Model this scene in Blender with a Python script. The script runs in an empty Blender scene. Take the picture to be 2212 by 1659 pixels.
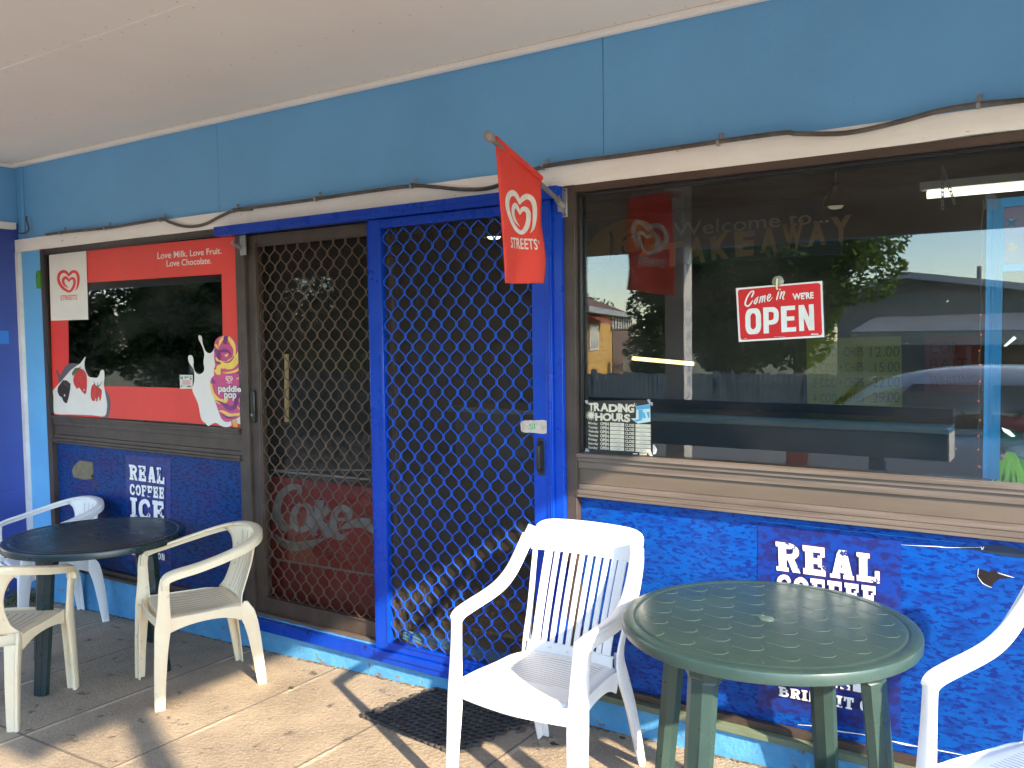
import bpy, bmesh, math, random
from mathutils import Vector, Matrix, geometry
random.seed(7)
S = bpy.context.scene
COL = S.collection
R = math.radians
EYE = 1.615
# ---------------------------------------------------------------- camera
CX, CY, FPX = 1106.0, 829.5, 1911.542
CR = Vector((0.83112943, 0.55592006, -0.01329327))
CU = Vector((-0.01974584, 0.05339447, 0.99837825))
CF = Vector((-0.55572832, 0.82951906, -0.05535483))
CAM = Vector((0.0, -3.2745, EYE))
cd = bpy.data.cameras.new("camera"); cam = bpy.data.objects.new("camera", cd); COL.objects.link(cam)
cd.sensor_fit = 'HORIZONTAL'; cd.sensor_width = 36.0; cd.lens = 36.0 * FPX / 2212.0
cd.clip_start = 0.05; cd.clip_end = 3000
cam.matrix_world = Matrix(((CR.x, CU.x, -CF.x, CAM.x), (CR.y, CU.y, -CF.y, CAM.y), (CR.z, CU.z, -CF.z, CAM.z), (0, 0, 0, 1)))
S.camera = cam
S.render.engine = 'CYCLES'
# ---------------------------------------------------------------- light
W = bpy.data.worlds.new("World"); S.world = W; W.use_nodes = True
nt = W.node_tree; nt.nodes.clear()
sky = nt.nodes.new('ShaderNodeTexSky'); sky.sky_type = 'NISHITA'; sky.sun_disc = False
LD = Vector((-1.0, 0.47, -0.585)).normalized()          # direction the sunlight travels
sky.sun_elevation = math.asin(-LD.z); sky.sun_rotation = math.atan2(-LD.x, -LD.y)
sky.air_density = 1.0; sky.dust_density = 0.15; sky.ozone_density = 2.6
bg = nt.nodes.new('ShaderNodeBackground'); bg.inputs[1].default_value = 0.15
wo = nt.nodes.new('ShaderNodeOutputWorld')
nt.links.new(sky.outputs[0], bg.inputs[0]); nt.links.new(bg.outputs[0], wo.inputs[0])
sd = bpy.data.lights.new("sun", 'SUN'); sd.energy = 2.35; sd.angle = R(0.9); sd.color = (1.0, 0.84, 0.63)
so = bpy.data.objects.new("sun", sd); COL.objects.link(so)
so.rotation_euler = LD.to_track_quat('-Z', 'Y').to_euler()
S.view_settings.view_transform = 'Standard'; S.view_settings.look = 'None'
S.view_settings.exposure = 2.70; S.view_settings.gamma = 1.0
S.view_settings.use_curve_mapping = False
S.cycles.max_bounces = 10; S.cycles.transparent_max_bounces = 16; S.cycles.glossy_bounces = 4

# ---------------------------------------------------------------- materials
def lin(r, g, b):
    f = lambda c: (c / 12.92 if c <= .04045 else ((c + .055) / 1.055) ** 2.4)
    return (f(r / 255), f(g / 255), f(b / 255), 1)
def M(name, c, rough=.5, c2=None, ns=5.0, lo=.4, hi=.6, stretch=(1, 1, 1), bump=0.0, bs=60.0, metal=0.0, spec=.5, coat=0.0,
      c3=None, ns3=30.0, lo3=.6, hi3=.66, emit=None, es=1.0, det=4.0, rv=0.0, sss=0.0):
    m = bpy.data.materials.new(name); m.use_nodes = True
    t = m.node_tree; N = t.nodes; L = t.links; b = N['Principled BSDF']
    c = tuple(c)[:3] + (1,)
    b.inputs['Base Color'].default_value = c; b.inputs['Roughness'].default_value = rough
    b.inputs['Metallic'].default_value = metal; b.inputs['Specular IOR Level'].default_value = spec
    b.inputs['Coat Weight'].default_value = coat
    if sss: b.inputs['Subsurface Weight'].default_value = sss; b.inputs['Subsurface Radius'].default_value = (.02, .015, .01)
    tc = N.new('ShaderNodeTexCoord'); mp = N.new('ShaderNodeMapping'); mp.inputs['Scale'].default_value = stretch
    L.new(tc.outputs['Object'], mp.inputs[0])
    src = None
    def noise(scale, d=det):
        n = N.new('ShaderNodeTexNoise'); n.inputs['Scale'].default_value = scale; n.inputs['Detail'].default_value = d
        n.inputs['Roughness'].default_value = .62
        L.new(mp.outputs[0], n.inputs['Vector']); return n
    def ramp(n, a, z):
        r = N.new('ShaderNodeMapRange'); r.inputs[1].default_value = a; r.inputs[2].default_value = z
        L.new(n.outputs[0], r.inputs[0]); return r
    def mix(fac, A, B):
        x = N.new('ShaderNodeMix'); x.data_type = 'RGBA'; L.new(fac.outputs[0], x.inputs[0])
        if isinstance(A, tuple): x.inputs[6].default_value = A
        else: L.new(A, x.inputs[6])
        x.inputs[7].default_value = tuple(B)[:3] + (1,); return x.outputs[2]
    cur = c
    if c2: cur = mix(ramp(noise(ns), lo, hi), cur, c2)
    if c3: cur = mix(ramp(noise(ns3, 6), lo3, hi3), cur, c3)
    if not isinstance(cur, tuple): L.new(cur, b.inputs['Base Color'])
    if rv:
        r = ramp(noise(9), .3, .7); r.inputs[3].default_value = rough - rv; r.inputs[4].default_value = rough + rv; L.new(r.outputs[0], b.inputs['Roughness'])
    if bump:
        n = noise(bs, 5); bp = N.new('ShaderNodeBump'); bp.inputs['Strength'].default_value = bump; bp.inputs['Distance'].default_value = .01
        L.new(n.outputs[0], bp.inputs['Height']); L.new(bp.outputs[0], b.inputs['Normal'])
    if emit: b.inputs['Emission Color'].default_value = tuple(emit)[:3] + (1,); b.inputs['Emission Strength'].default_value = es
    return m
def glassmat(name, tint=(.95, .97, .96), k=1.45, base=0.012, dirt=True):
    m = bpy.data.materials.new(name); m.use_nodes = True; t = m.node_tree; N = t.nodes; L = t.links; N.clear()
    o = N.new('ShaderNodeOutputMaterial'); mx = N.new('ShaderNodeMixShader'); tr = N.new('ShaderNodeBsdfTransparent')
    gl = N.new('ShaderNodeBsdfGlossy'); gl.inputs['Roughness'].default_value = 0.0; tr.inputs[0].default_value = tint + (1,)
    fr = N.new('ShaderNodeFresnel'); fr.inputs[0].default_value = 1.5
    ma = N.new('ShaderNodeMath'); ma.operation = 'MULTIPLY_ADD'; ma.inputs[1].default_value = k; ma.inputs[2].default_value = base
    ma.use_clamp = True
    L.new(fr.outputs[0], ma.inputs[0]); L.new(ma.outputs[0], mx.inputs[0]); L.new(tr.outputs[0], mx.inputs[1]); L.new(gl.outputs[0], mx.inputs[2])
    if dirt:      # dried specks and faint smears on the pane
        tc = N.new('ShaderNodeTexCoord'); df = N.new('ShaderNodeBsdfDiffuse'); df.inputs[0].default_value = (.45, .43, .40, 1)
        def nz(s, a, b, top, st):
            mp_ = N.new('ShaderNodeMapping'); mp_.inputs['Scale'].default_value = st; L.new(tc.outputs['Object'], mp_.inputs[0])
            n = N.new('ShaderNodeTexNoise'); n.inputs['Scale'].default_value = s; n.inputs['Detail'].default_value = 4; L.new(mp_.outputs[0], n.inputs['Vector'])
            r = N.new('ShaderNodeMapRange'); r.inputs[1].default_value = a; r.inputs[2].default_value = b; r.inputs[4].default_value = top; L.new(n.outputs[0], r.inputs[0]); return r.outputs[0]
        ad = N.new('ShaderNodeMath'); ad.operation = 'ADD'; L.new(nz(70, .74, .78, .5, (1, 1, 1)), ad.inputs[0]); L.new(nz(2.2, .42, .75, .025, (1, 1, 2.5)), ad.inputs[1])
        m2 = N.new('ShaderNodeMixShader'); L.new(ad.outputs[0], m2.inputs[0]); L.new(mx.outputs[0], m2.inputs[1]); L.new(df.outputs[0], m2.inputs[2]); L.new(m2.outputs[0], o.inputs[0])
    else: L.new(mx.outputs[0], o.inputs[0])
    return m
def leafmat(name, c, c2, tr=.45):
    m = M(name, c, .55, c2, 1.4, .35, .65); t = m.node_tree; N = t.nodes; L = t.links; b = N['Principled BSDF']; o = N['Material Output']
    tl = N.new('ShaderNodeBsdfTranslucent'); mx = N.new('ShaderNodeMixShader'); mx.inputs[0].default_value = tr; tl.inputs[0].default_value = (min(1, c[0] * 2.2), min(1, c[1] * 2.4), c[2] * 1.2, 1)
    L.new(b.outputs[0], mx.inputs[1]); L.new(tl.outputs[0], mx.inputs[2]); L.new(mx.outputs[0], o.inputs[0]); return m
def seethrough(name, c, fac):
    m = bpy.data.materials.new(name); m.use_nodes = True; t = m.node_tree; N = t.nodes; L = t.links
    b = N['Principled BSDF']; b.inputs['Base Color'].default_value = c + (1,); b.inputs['Roughness'].default_value = .6
    o = N['Material Output']; mx = N.new('ShaderNodeMixShader'); tr = N.new('ShaderNodeBsdfTransparent'); mx.inputs[0].default_value = fac
    L.new(tr.outputs[0], mx.inputs[1]); L.new(b.outputs[0], mx.inputs[2]); L.new(mx.outputs[0], o.inputs[0]); return m

m_fascia = M('fascia_blue', (.15, .41, .70), .5, (.135, .37, .64), 1.6, .35, .65, c3=(.06, .12, .17), ns3=48, lo3=.70, hi3=.73, bump=.12, bs=40)
m_ceil = M('ceiling_cream', (.90, .84, .75), .75, (.85, .78, .69), .9, .3, .7, c3=(.42, .36, .30), ns3=13, lo3=.70, hi3=.74, bump=.05, bs=30)
m_trim = M('trim_white', (.90, .85, .78), .5, (.80, .74, .66), 4, .4, .7, c3=(.30, .26, .21), ns3=26, lo3=.675, hi3=.72, stretch=(.5, 1, 2), bump=.2, bs=30)
m_brown = M('brown_aluminium', (.048, .034, .027), .42, (.065, .048, .038), 8, c3=(.16, .13, .11), ns3=60, lo3=.74, hi3=.78, rv=.1)
m_brown2 = M('brown_sill', (.115, .088, .066), .42, (.10, .076, .057), 6, stretch=(.3, 1, 2), c3=(.42, .38, .34), ns3=75, lo3=.77, hi3=.8)
m_brown3 = M('brown_rail', (.15, .12, .10), .38, (.105, .082, .066), 14, stretch=(.15, 1, 3), c3=(.4, .35, .3), ns3=60, lo3=.72, hi3=.78)
m_brownhead = M('brown_timber_head', (.085, .048, .03), .55, (.06, .035, .022), 9, stretch=(.2, 1, 1))
m_blue = M('frame_blue', (.001, .040, .38), .30, (.002, .050, .42), 4, c3=(.18, .2, .26), ns3=85, lo3=.76, hi3=.79, spec=.3, coat=.05, rv=.07)
m_mesh_blue = M('grille_blue', (.002, .080, .52), .36, (.004, .060, .42), 20)
m_mesh_brown = M('grille_brown', (.12, .085, .058), .4, (.12, .085, .06), 30, metal=.3)
m_plinth = M('plinth_blue', (.09, .33, .58), .7, (.06, .25, .48), 7, .35, .65, c3=(.20, .13, .09), ns3=19, lo3=.63, hi3=.66, bump=.55, bs=28)
m_olive = M('olive_sill', (.15, .19, .12), .6, (.11, .13, .085), 12, stretch=(.3, 1, 1), c3=(.05, .04, .03), ns3=30, lo3=.66, hi3=.7)
m_lblue = M('side_strip_blue', (.15, .46, .80), .5, (.13, .41, .74), 2)
m_purple = M('neighbour_wall_blue', (.045, .085, .36), .55, (.035, .065, .30), 1.5, .3, .7, bump=.08)
m_white = M('white_paint', (.78, .76, .74), .45, (.68, .66, .63), 5)
m_panel = M('panel_blue_print', (.001, .066, .32), .38, (.002, .040, .24), 9, .46, .60, stretch=(1, 1, 2.8), c3=(.004, .020, .17), ns3=30, lo3=.535, hi3=.555, spec=.25, det=14, rv=.06)
m_label = M('label_blue_print', (.003, .032, .24), .38, (.010, .014, .12), 17, .47, .55, stretch=(1, 1, 1.8), det=14)
m_grunge = M('distressed_white', (.86, .86, .84), .4, (.02, .03, .16), 19, .60, .61, det=6)
m_letteredge = M('letter_shadow', (.05, .015, .09), .5)
m_red = M('poster_red', (.72, .045, .035), .38, (.66, .04, .03), 2)
m_redf = M('flag_red', (.66, .05, .03), .8, (.60, .04, .025), 4, bump=.2, bs=120, sss=.0)
m_card = M('card_white', (.74, .72, .68), .4, (.70, .68, .64), 4)
m_grey_sh = M('print_grey', (.10, .085, .105), .4)
m_conc = None
m_black = M('black_rubber', (.045, .042, .038), .8, (.07, .063, .055), 9, .45, .6, bump=.4)
m_blackp = M('black_plastic', (.015, .015, .016), .35)
m_galv = M('galvanised_steel', (.34, .34, .35), .45, (.25, .25, .25), 20, metal=.55)
m_cable = M('cable_grey', (.12, .10, .085), .6, (.07, .06, .05), 12)
m_cream = M('chair_cream_plastic', (.86, .73, .50), .38, (.79, .65, .43), 5, .4, .7, c3=(.30, .24, .17), ns3=19, lo3=.645, hi3=.76, sss=.12, rv=.08)
m_chw = M('chair_white_plastic', (.84, .83, .82), .36, (.78, .77, .75), 5, .4, .7, c3=(.40, .34, .27), ns3=19, lo3=.665, hi3=.77, sss=.1, rv=.07)
m_green = M('table_green_plastic', (.022, .046, .040), .33, (.028, .054, .046), 6, c3=(.16, .2, .17), ns3=70, lo3=.775, hi3=.80, rv=.08, spec=.5)
m_dgreen = M('table_dark_plastic', (.010, .024, .026), .3, (.014, .030, .034), 6, c3=(.1, .15, .16), ns3=50, lo3=.76, hi3=.80, rv=.07)
m_glass = glassmat('window_glass')
m_glass2 = glassmat('door_glass', (.85, .85, .85), .10, 0.0, False)
m_fly = seethrough('fly_mesh', (.03, .025, .02), .16)
m_signred = M('sign_red', (.62, .016, .018), .35, (.56, .016, .018), 3)
m_signwhite = M('sign_white', (.72, .74, .70), .35, (.62, .64, .6), 14, .55, .7)
m_gold = M('ink_gold', (.5, .22, .05), .6)

# ---------------------------------------------------------------- mesh helpers
class MB:
    def __init__(s): s.v = []; s.f = []
    def add(s, vs, fs):
        k = len(s.v); s.v += [tuple(v) for v in vs]; s.f += [tuple(i + k for i in f) for f in fs]; return s
    def box(s, x0, x1, y0, y1, z0, z1):
        return s.add([(x0, y0, z0), (x1, y0, z0), (x1, y1, z0), (x0, y1, z0), (x0, y0, z1), (x1, y0, z1), (x1, y1, z1), (x0, y1, z1)],
                     [(0, 3, 2, 1), (4, 5, 6, 7), (0, 1, 5, 4), (1, 2, 6, 5), (2, 3, 7, 6), (3, 0, 4, 7)])
    def poly(s, pts): return s.add(pts, [tuple(range(len(pts)))])
    def sweep(s, path, wd, ws, ts, n=8, closed=False, caps=True, power=3.2):
        """rounded-rectangle section swept along a path; wd = width direction(s), ws, ts = full width and thickness"""
        P = [Vector(p) for p in path]; m = len(P); rings = []
        for i in range(m):
            a = P[i - 1] if (i > 0 or closed) else P[0]; b = P[(i + 1) % m] if (i < m - 1 or closed) else P[-1]
            T = (b - a).normalized(); w = Vector(wd[i] if isinstance(wd, list) else wd)
            w = (w - T * w.dot(T)); w = w.normalized() if w.length > 1e-6 else T.orthogonal().normalized()
            nn = T.cross(w)
            W_ = (ws[i] if isinstance(ws, (list, tuple)) else ws) / 2; T_ = (ts[i] if isinstance(ts, (list, tuple)) else ts) / 2
            ring = []
            for k in range(n):
                th = 2 * math.pi * (k + .5) / n; c, q = math.cos(th), math.sin(th)
                ring.append(P[i] + w * W_ * math.copysign(abs(c) ** (2 / power), c) + nn * T_ * math.copysign(abs(q) ** (2 / power), q))
            rings.append(ring)
        k0 = len(s.v)
        for r in rings: s.v += [tuple(v) for v in r]
        for i in range(m if closed else m - 1):
            j = (i + 1) % m
            for k in range(n):
                s.f.append((k0 + i * n + k, k0 + i * n + (k + 1) % n, k0 + j * n + (k + 1) % n, k0 + j * n + k))
        if caps and not closed:
            s.f.append(tuple(k0 + k for k in range(n))[::-1]); s.f.append(tuple(k0 + (m - 1) * n + k for k in range(n)))
        return s
    def tube(s, path, r, n=8, caps=True, closed=False):
        d = Vector((0.31, 0.17, 0.93))
        rr = [2 * x for x in r] if isinstance(r, (list, tuple)) else 2 * r
        return s.sweep(path, d, rr, rr, n, closed, caps, 2.0)
    def grid(s, fn, nu, nv, closeu=False):
        k0 = len(s.v)
        for j in range(nv + 1):
            for i in range(nu + (0 if closeu else 1)): s.v.append(tuple(fn(i / nu, j / nv)))
        w = nu if closeu else nu + 1
        for j in range(nv):
            for i in range(nu):
                s.f.append((k0 + j * w + i, k0 + j * w + (i + 1) % w, k0 + (j + 1) * w + (i + 1) % w, k0 + (j + 1) * w + i))
        return s
    def lathe(s, prof, c=(0, 0, 0), n=32, axis='z'):
        def fn(u, v):
            k = v * (len(prof) - 1); i = min(int(round(k)), len(prof) - 1); r, z = prof[i]; a = 2 * math.pi * u
            if axis == 'z': return (c[0] + r * math.cos(a), c[1] + r * math.sin(a), c[2] + z)
            if axis == 'y': return (c[0] + r * math.cos(a), c[1] + z, c[2] + r * math.sin(a))
            return (c[0] + z, c[1] + r * math.cos(a), c[2] + r * math.sin(a))
        return s.grid(fn, n, len(prof) - 1, True)
def obj(name, mb, mat, parent=None, bevel=0, smooth=True, solid=0, subs=0, kind=None):
    me = bpy.data.meshes.new(name); me.from_pydata(mb.v, [], mb.f); me.validate(); me.update()
    bm = bmesh.new(); bm.from_mesh(me); bmesh.ops.recalc_face_normals(bm, faces=bm.faces); bm.to_mesh(me); bm.free()
    o = bpy.data.objects.new(name, me); COL.objects.link(o)
    for m in (mat if isinstance(mat, list) else [mat]): me.materials.append(m)
    if solid: md = o.modifiers.new('solid', 'SOLIDIFY'); md.thickness = solid; md.offset = 0
    if subs: md = o.modifiers.new('sub', 'SUBSURF'); md.levels = subs; md.render_levels = subs
    if bevel:
        md = o.modifiers.new('bevel', 'BEVEL'); md.width = bevel; md.segments = 2; md.limit_method = 'ANGLE'; md.angle_limit = R(40)
    if smooth:
        me.polygons.foreach_set('use_smooth', [True] * len(me.polygons))
        try: me.set_sharp_from_angle(angle=R(35))
        except Exception: pass
    if parent is not None:
        o.parent = parent
        if parent.type == 'EMPTY' and parent.get('_w'): o.location = -parent.location
    if kind: o['kind'] = kind
    return o
def thing(name, label, cat, loc=(0, 0, 0), group=None, world=True):
    o = bpy.data.objects.new(name, None); COL.objects.link(o); o.location = loc; o.empty_display_size = .1
    o['label'] = label; o['category'] = cat
    if group: o['group'] = group
    if world: o['_w'] = 1
    return o
def tag(o, label, cat, group=None):
    o['label'] = label; o['category'] = cat
    if group: o['group'] = group
    return o
def dup(root, loc, rotz, label, group=None):
    r = root.copy(); COL.objects.link(r); r.location = loc; r.rotation_euler = (0, 0, rotz); r['label'] = label
    if group: r['group'] = group
    for ch in list(root.children):
        c = ch.copy(); COL.objects.link(c); c.parent = r
        for g in ch.children:
            d = g.copy(); COL.objects.link(d); d.parent = c
    return r

# ---- photograph pixel (2212 px wide) to a point on the plane y = const or x = const
def ray(px, py): return CF + CR * ((px - CX) / FPX) - CU * ((py - CY) / FPX)
def U(px, py, y=0.0):
    d = ray(px, py); t = (y - CAM.y) / d.y; return CAM + d * t
def UX(px, py, x):
    d = ray(px, py); t = (x - CAM.x) / d.x; return CAM + d * t
def Zm(x0, y0, s):
    K = 2212 / 4032
    return lambda x, y: ((x0 + x / s) * K, (y0 + y / s) * K)
def pxm(y, z=None):
    """map (u,v,w): pixel or zoomed pixel to facade plane y, w lifts it towards the street"""
    def f(u, v, w=0.0):
        if z: u, v = z(u, v)
        return U(u, v, y - w)
    return f
def quadm(TL, TR, BR, BL, n=(0, -1, 0)):
    TL, TR, BR, BL = [Vector(p) for p in (TL, TR, BR, BL)]; n = Vector(n)
    def f(u, v, w=0.0):
        return (TL * (1 - u) + TR * u) * (1 - v) + (BL * (1 - u) + BR * u) * v + n * w
    return f
def sub(mp, TL, TR, BR, BL):
    """map 0..1 square through corners given in another map's own units"""
    def f(u, v, w=0.0):
        x = (TL[0] * (1 - u) + TR[0] * u) * (1 - v) + (BL[0] * (1 - u) + BR[0] * u) * v
        y = (TL[1] * (1 - u) + TR[1] * u) * (1 - v) + (BL[1] * (1 - u) + BR[1] * u) * v
        return mp(x, y, w)
    return f
def rectm(mp, x0, y0, x1, y1): return sub(mp, (x0, y0), (x1, y0), (x1, y1), (x0, y1))
def smoothpts(pts, k=6, closed=False):
    out = []; n = len(pts)
    for i in range(n if closed else n - 1):
        g = lambda j: pts[j % n] if closed else pts[max(0, min(n - 1, j))]
        a, b, c, d = g(i - 1), g(i), g(i + 1), g(i + 2)
        for q in range(k):
            t = q / k
            out.append(tuple(.5 * ((2 * b[m]) + (-a[m] + c[m]) * t + (2 * a[m] - 5 * b[m] + 4 * c[m] - d[m]) * t * t + (-a[m] + 3 * b[m] - 3 * c[m] + d[m]) * t ** 3) for m in range(len(b))))
    if not closed: out.append(tuple(pts[-1]))
    return out
class Art(MB):
    """flat printed shapes on a surface given by a map; every new shape is lifted by a hair"""
    def __init__(s, mp, w=.0006): super().__init__(); s.mp = mp; s.w = w
    def shape(s, outer, holes=(), sm=0, mp=None):
        mp = mp or s.mp
        loops = [outer] + list(holes)
        if sm: loops = [smoothpts(l, sm, True) for l in loops]
        tri = geometry.tessellate_polygon([[Vector((p[0], p[1], 0)) for p in l] for l in loops])
        flat = [p for l in loops for p in l]
        s.add([mp(p[0], p[1], s.w) for p in flat], [tuple(t) for t in tri]); s.w += .00006
        return s
    def rect(s, x0, y0, x1, y1, mp=None): return s.shape([(x0, y0), (x1, y0), (x1, y1), (x0, y1)], mp=mp)
    def ribbon(s, pts, k=6, closed=False, mp=None, sc=1.0, asp=1.0):
        """pts = (x, y, width); asp = how many x units make one y unit of real length"""
        mp = mp or s.mp
        P = smoothpts(pts, k, closed); n = len(P); vs = []; fs = []
        for i in range(n):
            a = P[i - 1] if (i or closed) else P[0]; b = P[(i + 1) % n] if (i < n - 1 or closed) else P[-1]
            dx, dy = (b[0] - a[0]) / asp, b[1] - a[1]; l = math.hypot(dx, dy) or 1
            nx, ny = -dy / l * asp, dx / l; h = P[i][2] / 2 * sc; lift = s.w + i * .000004
            vs += [mp(P[i][0] + nx * h, P[i][1] + ny * h, lift), mp(P[i][0] - nx * h, P[i][1] - ny * h, lift)]
        for i in range(n if closed else n - 1):
            j = (i + 1) % n; fs.append((2 * i, 2 * i + 1, 2 * j + 1, 2 * j))
        s.add(vs, fs); s.w += .00006
        return s
    def text(s, body, mp=None, off=0.0, shear=0.0, spacing=1.0, fit=None):
        """letters of the built-in font stretched into the unit square of mp"""
        mp = mp or s.mp
        cu = bpy.data.curves.new('t', 'FONT'); cu.body = body; cu.size = 1; cu.offset = off; cu.shear = shear; cu.space_character = spacing
        cu.resolution_u = 4
        o = bpy.data.objects.new('t', cu); COL.objects.link(o)
        bpy.context.view_layer.update()
        me = bpy.data.meshes.new_from_object(o.evaluated_get(bpy.context.evaluated_depsgraph_get()))
        xs = [v.co.x for v in me.vertices]; ys = [v.co.y for v in me.vertices]
        x0, x1, y0, y1 = min(xs), max(xs), min(ys), max(ys)
        vs = [mp((v.co.x - x0) / (x1 - x0), 1 - (v.co.y - y0) / (y1 - y0), s.w) for v in me.vertices]
        fs = [tuple(p.vertices) for p in me.polygons]
        s.add(vs, fs); s.w += .00006
        bpy.data.objects.remove(o); bpy.data.curves.remove(cu); bpy.data.meshes.remove(me)
        return s
    def block(s, word, mp, gap=.10, grow=0.0):
        """slab letters in the unit square"""
        ws = [GW.get(c, 1.0) for c in word]; tot = sum(ws) + gap * (len(word) - 1); x = 0
        for c, wd in zip(word, ws):
            if c != ' ':
                a, b = x / tot, (x + wd) / tot
                m2 = (lambda a, b: (lambda u, v, w=0.0: mp(a + (b - a) * u, 1 - v, w)))(a, b)
                for g in GLY[c]:
                    if g[0] == 'r':
                        _, X0, Y0, X1, Y1 = g; s.rect(X0 - grow, Y0 - grow, X1 + grow, Y1 + grow, mp=m2)
                    elif g[0] == 'p': s.shape(g[1], mp=m2)
                    elif g[0] == 'b': s.ribbon([(p[0], p[1], p[2] + 2 * grow) for p in g[1]], 5, g[2], mp=m2)
            x += wd + gap
        return s
_o = [(.5, .88, .22), (.80, .72, .28), (.84, .5, .30), (.80, .28, .28), (.5, .12, .22), (.20, .28, .28), (.16, .5, .30), (.20, .72, .28)]
GW = {'I': .55, ' ': .35}
GLY = {
 'E': [('r', .1, 0, .42, 1), ('r', 0, 0, .93, .2), ('r', 0, .8, .9, 1), ('r', .3, .4, .78, .6), ('r', .76, .02, .93, .36), ('r', .74, .66, .9, .98), ('r', .62, .3, .76, .7)],
 'F': [('r', .1, 0, .42, 1), ('r', 0, 0, .56, .15), ('r', 0, .8, .92, 1), ('r', .3, .4, .78, .6), ('r', .76, .62, .92, .98)],
 'L': [('r', .1, 0, .44, 1), ('r', 0, .84, .54, 1), ('r', 0, 0, .95, .2), ('r', .76, .02, .95, .42)],
 'I': [('r', .22, 0, .78, 1), ('r', 0, 0, 1, .16), ('r', 0, .84, 1, 1)],
 'A': [('p', [(.06, 0), (.34, 0), (.62, 1), (.34, 1)]), ('p', [(.64, 0), (.97, 0), (.70, 1), (.36, 1)]), ('r', .26, .2, .78, .38), ('r', 0, 0, .42, .13), ('r', .56, 0, 1, .13)],
 'R': [('r', .1, 0, .42, 1), ('r', 0, 0, .5, .14), ('r', 0, .84, .4, 1), ('b', [(.3, .9, .2), (.66, .88, .2), (.84, .72, .24), (.68, .54, .2), (.3, .50, .2)], False), ('p', [(.44, .5), (.72, .5), (1, 0), (.68, 0)])],
 'B': [('r', .1, 0, .42, 1), ('r', 0, .84, .4, 1), ('r', 0, 0, .4, .16), ('b', [(.3, .9, .2), (.64, .88, .2), (.80, .73, .22), (.66, .56, .18), (.3, .53, .18)], False), ('b', [(.3, .52, .18), (.68, .5, .18), (.86, .29, .24), (.68, .1, .2), (.3, .09, .2)], False)],
 'C': [('b', [(.86, .66, .2), (.74, .84, .24), (.5, .9, .2), (.22, .76, .26), (.16, .5, .30), (.22, .24, .26), (.5, .1, .2), (.74, .16, .24), (.88, .34, .2)], False)],
 'G': [('b', [(.86, .68, .2), (.74, .84, .24), (.5, .9, .2), (.22, .76, .26), (.16, .5, .30), (.22, .24, .26), (.5, .1, .2), (.74, .16, .24), (.84, .3, .2)], False), ('r', .7, .05, .95, .48), ('r', .52, .36, .98, .5)],
 'O': [('b', _o, True)],
 'N': [('r', .08, 0, .32, 1), ('r', .70, 0, .94, 1), ('p', [(.1, 1), (.42, 1), (.9, 0), (.62, 0)]), ('r', 0, 0, .4, .12), ('r', .62, .88, 1, 1)],
 'T': [('r', .34, 0, .68, 1), ('r', .02, .8, .98, 1), ('r', .02, .62, .2, .98), ('r', .8, .62, .98, .98), ('r', .2, 0, .82, .14)],
}
_q = [(.5, .905, .20), (.74, .84, .32), (.83, .70, .36), (.83, .5, .36), (.83, .30, .36), (.74, .16, .32), (.5, .095, .20), (.26, .16, .32), (.17, .30, .36), (.17, .5, .36), (.17, .70, .36), (.26, .84, .32)]
GLY.update({'o': [('b', [(a, b, w * .9) for a, b, w in _q], True)], 'p': [('r', .02, 0, .36, 1), ('b', [(.30, .91, .18), (.66, .89, .20), (.82, .78, .30), (.84, .66, .32), (.80, .52, .30), (.62, .42, .19), (.30, .405, .17)], False)],
 'e': [('r', .02, 0, .38, 1), ('r', .3, 0, .95, .17), ('r', .3, .83, .92, 1), ('r', .3, .43, .86, .59)], 'n': [('r', .02, 0, .33, 1), ('r', .67, 0, .98, 1), ('p', [(.03, 1), (.36, 1), (.96, 0), (.63, 0)])]})
HEART = [  # (x, y down, width) in a unit box
 [(.80, .955, .01), (.90, .80, .075), (.955, .55, .115), (.945, .30, .125), (.86, .13, .13), (.72, .085, .13), (.60, .16, .12), (.52, .285, .05)],
 [(.53, .285, .05), (.45, .14, .12), (.32, .06, .135), (.17, .10, .14), (.075, .25, .13), (.07, .46, .125), (.17, .68, .125), (.34, .86, .12), (.56, .96, .10), (.71, .82, .12), (.78, .62, .12), (.775, .46, .125), (.70, .385, .12), (.60, .41, .10), (.535, .53, .03)],
 [(.54, .53, .03), (.47, .40, .10), (.37, .335, .13), (.28, .42, .125), (.28, .56, .115), (.36, .69, .085), (.53, .82, .008)]]
def heart(a, mp, asp=1.0):
    for r in HEART: a.ribbon(r, 5, mp=mp, asp=asp)
GS = 0.031
def gz(x): return GS * x
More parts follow.
